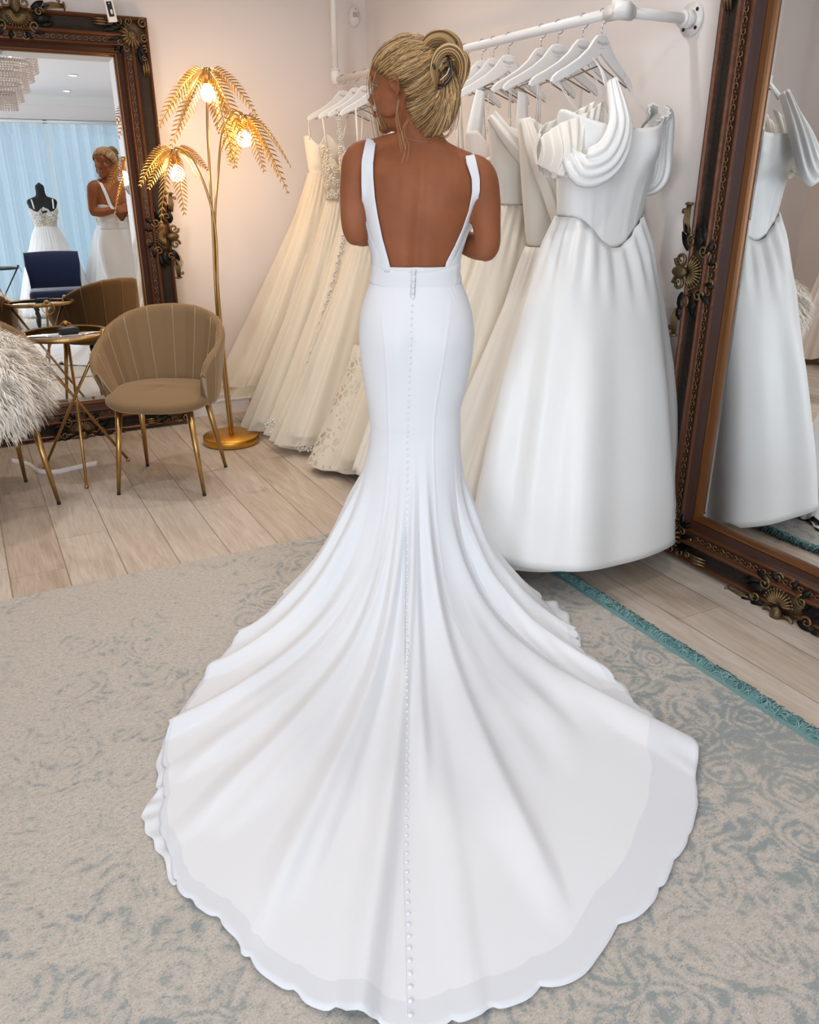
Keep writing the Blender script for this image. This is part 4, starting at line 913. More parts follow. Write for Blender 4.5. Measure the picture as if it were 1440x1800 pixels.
# face details (seen in the mirror)
for s in (-1, 1):
    b = MB(); b.ell(Hd(.0670, s * .030, .010), (.0115,) * 3, 14); e = b.build('eye', eye_m, bride)
    b = MB(); b.ell(Hd(.0758, s * .030 + (.003), .010), (.0035, .0055, .0055), 12, M=HM); b.build('iris', iris_m, e)
    b = MB(); b.tube([Hd(.084, s * .017, .030), Hd(.087, s * .032, .035), Hd(.080, s * .047, .030)], [.002, .0026, .0012], 6); b.build('eyebrow', brow_m, bride)
    b = MB(); b.tube([Hd(.083, s * .020, .012), Hd(.0875, s * .031, .018), Hd(.080, s * .043, .012)], [.0012, .0018, .0012], 6); b.build('eyelashes', brow_m, bride)
b = MB(); b.tube([Hd(.0915, -.021, -.049), Hd(.0985, -.010, -.0455), Hd(.100, 0, -.047), Hd(.0985, .010, -.0455), Hd(.0915, .021, -.049)], [.001, .0035, .003, .0035, .001], 8)
b.tube([Hd(.0915, -.020, -.050), Hd(.098, -.009, -.0545), Hd(.099, 0, -.0555), Hd(.098, .009, -.0545), Hd(.0915, .020, -.050)], [.001, .0035, .0042, .0035, .001], 8); b.build('lips', lip_m, bride)
# hair: cap and swept-back strands on a skull ellipsoid, rolled into a bun
HE = Vector((.103, .083, .088)); HO = Vector((-.010, 0, .036))
def hd_dir(d, r=1.0): return Hd(HO.x + HE.x * d.x * r, HO.y + HE.y * d.y * r, HO.z + HE.z * d.z * r)
def hairline(az):                                           # lowest polar z (unit) for azimuth from the face direction
    q = abs(az)
    return interp([(0, .40), (.5, .34), (.9, .12), (1.2, -.12), (1.42, -.26), (1.6, -.30), (1.75, -.62), (2.1, -.93), (2.6, -.99), (3.15, -1.0)], q)[0]
hair = MB()
def capf(i, j):
    az = -pi + 2 * pi * j / 60; zl = hairline(az); u = i / 20; z = 1 - (1 - max(zl, -.97)) * u; r = sqrt(max(0, 1 - z * z))
    return hd_dir(Vector((r * cos(az), r * sin(az), z)), 1.0)
hair.grid(capf, 21, 60, cv=True)
hair.ell(Hd(-.088, -.030, .080), (.034, .030, .036), 18, M=HM); hair.ell(Hd(-.080, -.020, .0), (.040, .040, .070), 18, M=HM)
hair.ell(Hd(-.050, 0, -.030), (.052, .060, .075), 20, M=HM)
hb = hair.build('hair', [hair_base], bride)
BD = Vector((-.86, -.10, .62)).normalized()                # bun root direction (behind the crown)
r_ = random.Random(5); b = MB()
def slerp(a, c, t):
    o = math.acos(max(-1, min(1, a.dot(c)))); return (a * sin((1 - t) * o) + c * sin(t * o)) / max(sin(o), 1e-6)
for k in range(2600):
    az = r_.uniform(-pi, pi); zl = hairline(az); z = max(-.97, zl) + r_.random() ** 2.2 * (.9 - zl) * .75; z = min(.985, z); r = sqrt(1 - z * z)
    a = Vector((r * cos(az), r * sin(az), z)); e = (BD + Vector((r_.gauss(0, .10), r_.gauss(0, .14), r_.gauss(0, .14)))).normalized()
    # strands from below sweep sideways first, as in a french roll
    mid = slerp(a, e, .5); mid = (mid + Vector((-.12, 0, -.22 if z < .2 else .05)) * (1 if z < .3 else .3)).normalized()
    pts = []; lift = 1.012 + r_.random() * .062 + .035 * sstep(.0, .8, z) * r_.random(); ph = r_.uniform(0, 6)
    for i in range(15):
        t_ = i / 14; d = slerp(slerp(a, mid, min(1, t_ * 1.0)), slerp(mid, e, t_), t_).normalized()
        pts.append(hd_dir(d, lift * (1 + .035 * sin(pi * t_)) + .006 * sin(ph + t_ * 5) - (.02 if i == 0 else 0)))
    w = .0009 + r_.random() * .0013
    b.tube(pts, [w * .4] + [w] * 12 + [w * .8, w * .5], 5, flat=.6)
def SC(px, py, y):                                          # bride-local point on a measured sight line at depth y
    cx, cy = (px - 720) / 1430, -(py - 900) / 1430; th = radians(22.4); fw = cos(th) + cy * sin(th); up = cy * cos(th) - sin(th); t_ = (2.5 + y) / fw
    return (t_ * cx, y, 1.4 + t_ * up)
nape = [(711, 186), (720, 206), (732, 230), (748, 242), (768, 241), (788, 230), (797, 214)]
for k in range(950):                                        # nape hair combed up into the twist
    u = r_.random() * .999 * (len(nape) - 1); i = int(u); q = u - i; px_ = nape[i][0] + (nape[i + 1][0] - nape[i][0]) * q; py_ = nape[i][1] + (nape[i + 1][1] - nape[i][1]) * q
    dn = r_.random() ** 1.8 * 34; px_ += dn * .45; py_ -= dn
    h = BV.ray_cast(Vector((SC(px_, py_, -.08)[0], -.5, SC(px_, py_, -.08)[2])), Vector((0, 1, 0))); y0 = (h[0].y if h[0] and h[0].y < .03 else -.03) - .002 - r_.random() * .010
    un = u / (len(nape) - 1); e = (766 + 32 * un + r_.gauss(0, 2.5), 146 - 14 * un + dn * -.35 + r_.gauss(0, 3)); m1_ = (px_ + (e[0] - px_) * .35 + 3, py_ + (e[1] - py_) * .20 + r_.gauss(0, .8)); m2 = (px_ + (e[0] - px_) * .78 + 6, py_ + (e[1] - py_) * .58 + r_.gauss(0, .8))
    P_ = crom([SC(px_, py_, y0), SC(m1_[0], m1_[1], min(y0 - .012, -.060) - r_.random() * .012), SC(m2[0], m2[1], -.078 - r_.random() * .014), SC(e[0], e[1], -.060)], 14)
    w = .0007 + r_.random() * .0009; b.tube(P_, [w * .3, w * .7] + [w] * 11 + [w * .5], 5, flat=.6)
b.build('hair_strands', hair_m, hb)
# bun: two rolled loops of hair plus a tucked tail
b = MB(); bc = Hd(-.100, -.028, .098)
def roll(path, rad, n, tw=1.5, thin=.0016, seed=0):
    r_ = random.Random(seed); P_ = [Vector(p) for p in crom([tuple(q) for q in path], 40)]
    for s_ in range(n):
        a0 = r_.uniform(0, 2 * pi); rr = rad * sqrt(r_.uniform(.35, 1)); pts = []; prev = None
        for i, p in enumerate(P_):
            t_ = (P_[min(i + 1, 39)] - P_[max(i - 1, 0)]).normalized()
            u_ = t_.orthogonal().normalized() if prev is None else (prev - t_ * prev.dot(t_)).normalized(); prev = u_; v_ = t_.cross(u_)
            a = a0 + tw * i / 39; env = sin(pi * min(1, max(0, (i + 4) / 47))) ** .5
            pts.append(p + (u_ * cos(a) + v_ * sin(a)) * rr * env)
        b.tube(pts, thin * r_.uniform(.7, 1.4), 5, flat=.6)
def SC(px, py, y):                                          # bride-local point on a measured sight line at depth y
    cx, cy = (px - 720) / 1430, -(py - 900) / 1430; th = radians(22.4); fw = cos(th) + cy * sin(th); up = cy * cos(th) - sin(th); t_ = (2.5 + y) / fw
    return (t_ * cx, y, 1.4 + t_ * up)
roll([SC(745, 130, -.03), SC(744, 95, -.04), SC(758, 70, -.05), SC(782, 66, -.05), SC(800, 82, -.05), SC(797, 102, -.06), SC(780, 108, -.07), SC(770, 122, -.07)], .019, 110, seed=1)
roll([SC(768, 150, -.07), SC(764, 120, -.085), SC(772, 96, -.09), SC(788, 86, -.09), SC(803, 92, -.085), SC(812, 112, -.07), SC(810, 140, -.06), SC(800, 165, -.05), SC(790, 190, -.04)], .0135, 90, seed=2)
roll([SC(800, 90, -.03), SC(815, 100, -.03), SC(818, 118, -.03), SC(812, 138, -.03), SC(800, 150, -.03)], .014, 60, seed=3)
roll([SC(735, 120, .0), SC(752, 82, .0), SC(775, 66, .0), SC(798, 74, .0), SC(806, 100, .01)], .020, 60, seed=4)
roll([SC(748, 215, -.055), SC(775, 205, -.06), SC(795, 180, -.06), SC(800, 155, -.055), SC(795, 130, -.05)], .015, 80, seed=6)
roll([SC(735, 235, -.04), SC(765, 232, -.045), SC(788, 212, -.05), SC(798, 185, -.05)], .010, 50, seed=8)
roll([SC(735, 222, .0), SC(762, 205, -.03), SC(778, 178, -.035), SC(782, 148, -.035), SC(778, 120, -.03)], .030, 260, seed=11)
b.ell(SC(797, 122, -.02), (.024, .020, .030), 14)
roll([SC(770, 225, .01), SC(788, 200, .0), SC(796, 170, -.01), SC(798, 140, -.01)], .018, 140, seed=12)
b.build('hair_bun', hair_m, hb)
b = MB()
def wisp(path, n, seed, w=.0005, sp=.004):
    r_ = random.Random(seed)
    for s_ in range(n):
        o = Vector((r_.gauss(0, sp), r_.gauss(0, sp), r_.gauss(0, sp))); P_ = crom([tuple(Vector(p) + o * (.3 + .9 * i / len(path))) for i, p in enumerate(path)], 22)
        b.tube(P_, [w] * 19 + [w * .8, w * .6, w * .3], 4)
wisp([SC(662, 100, .0), SC(653, 135, .03), SC(655, 170, .045), SC(664, 205, .045), SC(672, 240, .03), SC(682, 262, -.0)], 30, 1, .0005, .009)
wisp([SC(668, 110, -.01), SC(660, 150, -.0), SC(668, 200, .0), SC(680, 225, -.0)], 10, 2)
wisp([SC(700, 175, -.085), SC(697, 205, -.09), SC(703, 235, -.095), SC(708, 262, -.10)], 6, 3, .0004, .008)
wisp([SC(716, 210, -.08), SC(706, 232, -.09), SC(712, 258, -.098), SC(706, 285, -.10)], 6, 4, .0004, .009)
wisp([SC(806, 175, -.02), SC(803, 205, -.01), SC(796, 228, .0)], 14, 5)
wisp([SC(768, 236, -.03), SC(785, 240, -.03), SC(796, 225, -.02)], 10, 6)
b.build('loose_strands', hair_m, hb)
b = MB(); b.tube([SC(764, 122, -.098), SC(762, 112, -.10)], .003, 8)
claw = crom([SC(770, 150, -.085), SC(783, 148, -.098), SC(794, 132, -.10), SC(793, 110, -.098), SC(786, 98, -.09)], 16)
b.tube(claw, [.003, .005, .0065] + [.0075] * 10 + [.006, .005, .004], 8, flat=.6)
for k in range(3, 14, 2): b.tube([claw[k], (claw[k][0] - .014, claw[k][1] + .004, claw[k][2] - .010), (claw[k][0] - .02, claw[k][1] + .02, claw[k][2] - .014)], [.0025, .002, .001], 6)
b.build('hair_claw', mat('claw_acetate', rgb(26, 16, 16), .12, spec=.8), hb)
b = MB(); b.tube([SC(774, 141, -.106), SC(786, 130, -.110), SC(790, 119, -.108)], .0012, 6); b.build('pearl_pin', crystal, hb)
# necklace with clasp
b = MB(); pts = []
for k in range(33):
    x = -.022 + .125 * k / 32; h = BV.ray_cast(Vector((x, -.4, 1.491 - .0025 + .012 * ((x - .045) / .06) ** 2)), Vector((0, 1, 0)))
    if h[0]: pts.append(h[0] + Vector((0, -.0012, 0)))
b.tube(pts, .0007, 5); nk = b.build('necklace', gold, bride)
b = MB(); p = pts[min(len(pts) - 1, 19)]
for dx in (-.006, .0, .006): b.ell(p + Vector((dx, -.001, 0)), (.0022, .0018, .0022), 8)
b.build('clasp', gold, nk)
# ------------------------------------------------------------ the bridal dress
#       z      xL     xR    back  front
DR = [(.66, -.122, .161, .098, .095), (.72, -.126, .158, .100, .098), (.80, -.139, .176, .108, .103), (.88, -.149, .190, .117, .105), (.96, -.152, .196, .121, .104), (1.02, -.146, .187, .112, .102), (1.07, -.131, .171, .096, .100), (1.11, -.115, .153, .086, .098), (1.14, -.109, .146, .083, .097), (1.175, -.108, .148, .084, .099)]
def dress_pt(ph, z, off=0):
    xl, xr, bk, fr = interp(DR, z); cx = (xl + xr) / 2; hw = (xr - xl) / 2 + off; s, c = sin(ph), cos(ph)
    x = cx + hw * spw(s, .92); y = -(bk + off) * spw(c, .9) if c > 0 else (fr + off) * spw(-c, .9)
    if c > 0:
        for sg in (-1, 1): y -= .010 * exp(-((x - .022 - sg * .075) / .05) ** 2 - ((z - .93) / .07) ** 2)
        y += .007 * exp(-((x - .012) / .02) ** 2 - ((z - .93) / .07) ** 2)
        for sg in (-1, 1):                                    # princess seams
            xs = interp([(.60, -.062), (.9, -.068), (1.02, -.080), (1.10, -.105)] if sg < 0 else [(.60, .070), (.75, .078), (.88, .096), (1.06, .120), (1.10, .135)], z)[0]; y -= .0016 * exp(-((x - xs) / .0035) ** 2)
    return Vector((x, y, z))
HEM = [(0, -1.535), (.082, -1.515), (.187, -1.478), (.253, -1.452), (.322, -1.420), (.37, -1.37), (.414, -1.325), (.478, -1.275), (.53, -1.22), (.571, -1.156), (.63, -1.08), (.67, -1.003), (.70, -.95), (.712, -.88), (.745, -.755), (.667, -.648), (.619, -.487), (.553, -.32), (.53, -.16), (.46, .03), (.375, .17), (.24, .30), (.05, .36), (-.16, .32), (-.33, .19),
       (-.44, .07), (-.489, -.053), (-.554, -.219), (-.603, -.414), (-.632, -.60), (-.650, -.698), (-.628, -.83), (-.596, -.93), (-.575, -1.04), (-.53, -1.12), (-.485, -1.22), (-.392, -1.295), (-.335, -1.345), (-.318, -1.385), (-.256, -1.430), (-.187, -1.475), (-.092, -1.510)]
C0 = Vector((.02, -.25))
NP = 720
hp = crom([(float(x), float(y)) for x, y in HEM] + [tuple(map(float, HEM[0]))], 1600)
tab = sorted([(atan2(x - C0.x, -(y - C0.y)) % (2 * pi), x, y) for x, y in hp]); tab = [(tab[-1][0] - 2 * pi,) + tab[-1][1:]] + tab + [(tab[0][0] + 2 * pi,) + tab[0][1:]]
import bisect
keys = [q[0] for q in tab]
def hem(ph):
    ph %= 2 * pi; i = bisect.bisect(keys, ph) - 1; a, c = tab[i], tab[min(i + 1, len(tab) - 1)]; t_ = (ph - a[0]) / max(c[0] - a[0], 1e-9); return Vector((a[1] + (c[1] - a[1]) * t_, a[2] + (c[2] - a[2]) * t_))
#        angle(deg) at hem, angular drift to the top, half width(deg), height, start, end
FOLDS = [(-56, 14, 2.2, .032, .30, 1.0), (-50, 16, 3.0, .016, .3, .9), (-43.5, 16, 2.4, .026, .2, .97), (-33, 14, 2.0, .028, .15, .96), (-28, 12, 2.2, .020, .2, .92), (-16.3, 5, 1.5, .036, .1, .97), (-13.4, 4, 1.0, .018, .35, .93), (-4.8, 3, 1.3, .040, .1, 1.0), (1.4, -1.0, 1.0, .030, .12, .72), (4.5, 0, 1.6, .010, .5, 1.0),
         (15.7, -6, 1.8, .034, .1, .93), (24, -8, 3.0, .012, .3, .8), (38, -12, 3.5, .016, .3, .8), (55, -20, 3.0, .026, .15, 1.0), (-75, 10, 3, .03, .2, 1), (-92, 8, 3, .03, .2, 1), (75, -10, 3, .025, .2, 1), (95, -8, 3, .03, .2, 1), (125, -5, 4, .03, .2, 1), (150, 0, 4, .03, .2, 1), (-125, 5, 4, .03, .2, 1), (-155, 0, 4, .03, .2, 1)]
def train_pt(ph, s, lift=0):
    """s=0 above the knee, s=1 hem"""
    K = dress_pt(ph, .66); E = hem(ph); K2 = Vector((K.x, K.y)); d = E - K2; L = d.length; dg_ = math.degrees(ph); dg_ = (dg_ + 180) % 360 - 180
    far = sstep(.25, 1.25, L)
    sf = 1.55 + .15 * far + .75 * exp(-((dg_ - 95) / 45) ** 2); p = 1.05 + 2.3 * far
    f = s ** sf * (1 - .0 * far); z = .66 * (1 - s) ** p * 1.0
    # scallops at the very edge
    if s > .9:
        e_ = (s - .9) / .1; wob = .35 + .65 * abs(sin(ph * 3.1 + 1)); sc = -((1 - abs(sin(ph * 36 + 4.5 * sin(ph * 3.0 + 1) + 1.6 * sin(ph * 11)))) ** 2.0) * .017 * (.25 + .75 * abs(sin(ph * 4.3 + .6))) * e_ ** 2 + .004 * e_; f += sc / max(L, .2)
    h = 0
    for a, dr, w, ht, s0, s1 in FOLDS:
        c = a + dr * (1 - s) ** 1.2; q = (dg_ - c); q = (q + 180) % 360 - 180; ww = w * (1 + 1.6 * (1 - s))
        if abs(q) < ww * 4:
            env = sstep(max(0, s0 - .10), s0 + .22, s) * (1 - sstep(s1 - .12, s1 + .06, s) * (0 if s1 >= 1 else 1))
            asym = ww * (.75 if q > 0 else 1.5)
            h += ht * exp(-(q / asym) ** 2) * env - ht * .25 * exp(-((q + 2.4 * ww) / (1.5 * ww)) ** 2) * env * (1 - s)
    x = K2.x + d.x * f; y = K2.y + d.y * f
    n = Vector((d.x, d.y)).normalized(); side = 1 - sstep(.35, .75, s)
    x += n.x * h * side * .8; y += n.y * h * side * .8
    rip = .0025 * sin(ph * 55 + 3 * sin(ph * 7)) * sstep(.93, 1, s) + .0016 * sin(ph * 31 + s * 20) * sstep(.4, .8, s)
    zz = z + h * (1 - side * .6) + rip
    return Vector((x, y, max(zz, .0035) + .0125 + lift))
NS = 150; ZT = 1.125
def skirt_ring(i, j):
    ph = 2 * pi * j / NP
    if i < 30: return dress_pt(ph, ZT - (ZT - .66) * i / 30)
    return train_pt(ph, ((i - 30) / (NS - 1)) ** 1.0)
def band(ph):
    dg_ = (math.degrees(ph) + 180) % 360 - 180
    return interp([(-180, .01), (-60, .012), (-40, .02), (-25, .045), (-10, .055), (10, .065), (25, .105), (45, .135), (60, .12), (66, .03), (180, .02)], dg_)[0]
def hemmat(i, j):
    if i < 100: return 0
    ph = 2 * pi * j / NP; s = (i + .5 - 30) / (NS - 1); E = hem(ph); K = dress_pt(ph, .66); L = (E - Vector((K.x, K.y))).length
    return 1 if (1 - s ** 1.65) * L < band(ph) and E.y < .0 else 0
b = MB(); b.grid(skirt_ring, 30 + NS, NP, cv=True)
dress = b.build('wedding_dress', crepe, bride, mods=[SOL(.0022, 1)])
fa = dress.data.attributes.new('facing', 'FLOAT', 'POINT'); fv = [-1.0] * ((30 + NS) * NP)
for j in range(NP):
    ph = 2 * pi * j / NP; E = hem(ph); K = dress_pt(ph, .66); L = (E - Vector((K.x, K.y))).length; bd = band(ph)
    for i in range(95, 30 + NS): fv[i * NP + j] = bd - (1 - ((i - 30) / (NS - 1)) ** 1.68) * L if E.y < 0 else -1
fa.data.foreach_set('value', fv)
# second layer peeping out under the train
UL = [(-.40, .12), (-.44, .075), (-.492, -.05), (-.556, -.218), (-.612, -.414), (-.640, -.60), (-.652, -.70), (-.650, -.80), (-.628, -.885), (-.618, -.93), (-.630, -.985), (-.618, -1.03), (-.585, -1.08), (-.548, -1.13), (-.50, -1.21)]
ul = crom(UL, 150); b = MB()
b.grid(lambda i, j: Vector((ul[i][0] * (1 - .14 * (1 - j / 9)) + .004 * sin(i * .55) * j / 9, ul[i][1] * (1 - .05 * (1 - j / 9)) , .0105 + .004 * (1 + sin(i * .55)) * (j / 9) ** 2)), 150, 10)
UR = [(.40, .08), (.455, .055), (.52, .01), (.545, -.125), (.560, -.31), (.624, -.48), (.672, -.64), (.70, -.72)]
ur = crom(UR, 110)
b.grid(lambda i, j: Vector((ur[i][0] * (1 - .20 * (1 - j / 9)) + .005 * sin(i * .5) * j / 9, ur[i][1] - .03 * (1 - j / 9), .0105 + .005 * (1 + sin(i * .5)) * (j / 9) ** 2)), 110, 10)
b.build('underskirt', crepe, dress, mods=[SOL(.002, 1)])
# waistband with a shallow V, hugging the waist
b = MB(); 
def wb(i, j):
    ph = 2 * pi * i / 160; p = dress_pt(ph, 1.12, .0025); dip = .030 * max(0, cos(ph)) ** 2
    z = 1.108 - dip * .2 + (.062) * j / 6 - 0; q = dress_pt(ph, min(1.175, z), .003 if j not in (0, 6) else .0008); q.z = z - dip * .5; return q
b.grid(wb, 160, 7, cu=True); b.build('waistband', crepe, dress, mods=[SOL(.0015, 1)])
# side panels and front of the bodice
LIN = [(1.145, -.052), (1.176, -.059), (1.236, -.076), (1.295, -.088), (1.345, -.096), (1.40, -.100), (1.435, -.100), (1.475, -.095)]
LOU = [(1.145, -.104), (1.176, -.108), (1.225, -.120), (1.27, -.127), (1.33, -.133), (1.385, -.134), (1.44, -.132), (1.475, -.124)]
RIN = [(1.145, .100), (1.173, .106), (1.215, .130), (1.262, .152), (1.31, .168), (1.36, .175), (1.395, .173), (1.435, .158)]
ROU = [(1.145, .142), (1.175, .148), (1.23, .165), (1.275, .180), (1.32, .190), (1.365, .196), (1.395, .195), (1.435, .186)]
def bodice_top(ph, x):
    c = cos(ph)
    if c > 0:
        if x < .02: T = [(-(q[1] + r[1]) / 2, q[0]) for q, r in zip(LIN, LOU)]; v = -x
        else: T = [((q[1] + r[1]) / 2, q[0]) for q, r in zip(RIN, ROU)]; v = x
        T = sorted(T)
        if v < T[0][0]: return 1.160
        return min(1.30, interp(T, v)[0])
    return 1.30 + .0 if abs(x - .025) > .12 else 1.17 + .13 * sstep(.0, .12, abs(x - .025)) + .0
b = MB()
def bod(i, j):
    ph = 2 * pi * i / 220; x0_ = torso(ph, 1.22).x; zt = bodice_top(ph, x0_); z = 1.125 + (zt - 1.125) * j / 20
    p = torso(ph, z, .0065)
    if z < 1.19:
        q = dress_pt(ph, z, .001); k = sstep(1.13, 1.19, z); zq = p.z; p = q.lerp(p, k); p.z = z + (zq - z) * k
    return p
b.grid(bod, 220, 21, cu=True); b.build('bodice', crepe, dress, mods=[SOL(.0015, 1)])
# straps: laid on the body from the back panel over the shoulder to the front
def back_y(x, z):
    h = BV.ray_cast(Vector((x, -.5, z)), Vector((0, 1, 0))); return h[0].y if h[0] else None
def torso_y(x, z):
    best = None
    for k in range(0, 91):
        ph = (k / 90 * pi / 2) * (1 if x > .03 else -1); p = torso(ph, z)
        if (p.x >= x) == (x > .03) or k == 90: return p.y
    return p.y
for nm, IN, OU, ztop in (('left', LIN, LOU, 1.475), ('right', RIN, ROU, 1.435)):
    zs = [1.145 + (ztop - 1.145) * k / 33 for k in range(34)]; b = MB(); rows = []
    for z in zs:
        xi, xo = interp(IN, z)[0], interp(OU, z)[0]; row = []
        for j in range(9):
            x = xi + (xo - xi) * j / 8; yb = back_y(x, z); yt = torso_y(x, z) 
            if z < 1.30 or yb is None: y = yt
            elif z < 1.36: k = sstep(1.30, 1.36, z); y = yt + (yb - yt) * k
            else: y = yb
            row.append(Vector((x, (y if y is not None else -.05) - .0068, z)))
        rows.append(row)
    for it in range(5):                                        # cloth stays taut over the hollows
        ys = [[p.y for p in r] for r in rows]
        for k in range(1, len(rows) - 1):
            for j in range(9): rows[k][j].y = min(ys[k][j], (ys[k - 1][j] + ys[k + 1][j]) / 2 + .0004)
        for r in rows:
            yy = [p.y for p in r]
            for j in range(9): r[j].y = (yy[max(0, j - 1)] + yy[j] * 2 + yy[min(8, j + 1)]) / 4 - .0006
    # over the shoulder and down the front
    last = rows[-1]; xc = (last[0].x + last[-1].x) / 2
    for k in range(1, 30):
        u = k / 29; row = []
        for j in range(9):
            x0_ = last[j].x; x = x0_ + (xc - x0_) * .15 * u - (x0_ - .03) * .22 * u
            if u < .35:
                y = last[j].y + (.055 - last[j].y) * (u / .35); h = BV.ray_cast(Vector((x, y, 1.8)), Vector((0, 0, -1))); z = (h[0].z if h[0] and h[0].z < 1.56 else ztop) + .005
                row.append(Vector((x, y, z)))
            else:
                z = ztop - .012 - (ztop - .012 - 1.265) * ((u - .35) / .65); h = BV.ray_cast(Vector((x, .14 if z > 1.36 else .155, z)), Vector((0, -1, 0))); y = (h[0].y if h[0] else .08) + .006
                row.append(Vector((x, y, z)))
        rows.append(row)
    for it in range(2):
        for k in range(len(rows) - 12, 1, -1):
            pass
    sm = [[p.copy() for p in r] for r in rows]
    for it in range(6):
        for k in range(34, len(rows) - 1):
            for j in range(9): sm[k][j] = (sm[k - 1][j] + sm[k][j] * 2 + sm[k + 1][j]) / 4
    b.grid(lambda i, j: sm[i][j], len(sm), 9); b.build('shoulder_strap', crepe, dress, mods=[SOL(.0022, 1)])
# zip placket and covered buttons down the centre back
def centre(s_m):
    """point on the centre-back line at arc length s_m below the waistband top; returns point, outward normal"""
    return CL[min(len(CL) - 1, int(s_m / LSTEP))]
line = []
def solve(fn, target):
    lo, hi = -.6, .6
    for _ in range(24):
        m_ = (lo + hi) / 2
        if fn(m_).x < target: lo = m_
        else: hi = m_
    return fn((lo + hi) / 2)
for k in range(60):
    z = 1.155 - (1.155 - .66) * k / 60; xt = interp([(.60, -.007), (.8, -.001), (1.0, .005), (1.16, .013)], z)[0]
    line.append(solve(lambda a: dress_pt(a, z, .0042 if z > 1.08 else 0), xt))
for k in range(400):
    s = k / 399; line.append(solve(lambda a: train_pt(a, max(s, .001), .0028 * min(1, s * 20)), -.007 + .009 * sstep(.8, 1, s)))
pts = [line[0]]; acc = [0]
for a, c in zip(line, line[1:]): acc.append(acc[-1] + (c - a).length); pts.append(c)
def at_len(q):
    i = min(bisect.bisect(acc, q), len(acc) - 1); t_ = (q - acc[i - 1]) / max(acc[i] - acc[i - 1], 1e-9); p = pts[i - 1].lerp(pts[i], t_); tg = (pts[min(i + 2, len(pts) - 1)] - pts[max(i - 3, 0)]).normalized(); return p, tg
bb = MB(); bb.ell((0, 0, .0008), (.0052, .0052, .0034), 12); btn = bb.build('button', crepe, dress); first = True
n_b = 100; q0 = .012; tot = acc[-1] - .03; q = q0
for k in range(n_b):
    o = btn if k == 0 else btn.copy()
    if k: C.objects.link(o); o.parent = dress
    u = k / (n_b - 1); q = q0 + (tot - q0) * (u * .78 + .22 * u * u)
    p, tg = at_len(q); nr = tg.cross(Vector((1, 0, 0))); nr = nr if nr.z > -.2 and (nr.y < 0 or nr.z > 0) else -nr
    if nr.y > 0 and nr.z < .5: nr = -nr
    o.location = p; o.rotation_euler = nr.to_track_quat('Z', 'Y').to_euler()
b = MB(); P_ = [at_len(.0 + .21 * k / 40)[0] + Vector((.006, -.0006, 0)) for k in range(41)]; b.tube(P_, [.0006] * 41, 4); b.build('zip_teeth', mat('zip_grey', rgb(150, 150, 156), .5), dress)
b = MB(); P_ = [at_len(.0 + (tot) * k / 300)[0] + Vector((-.007, 0, -.001)) for k in range(301)]; b.tube(P_, [.0012] * 301, 5); b.build('centre_seam', crepe, dress)
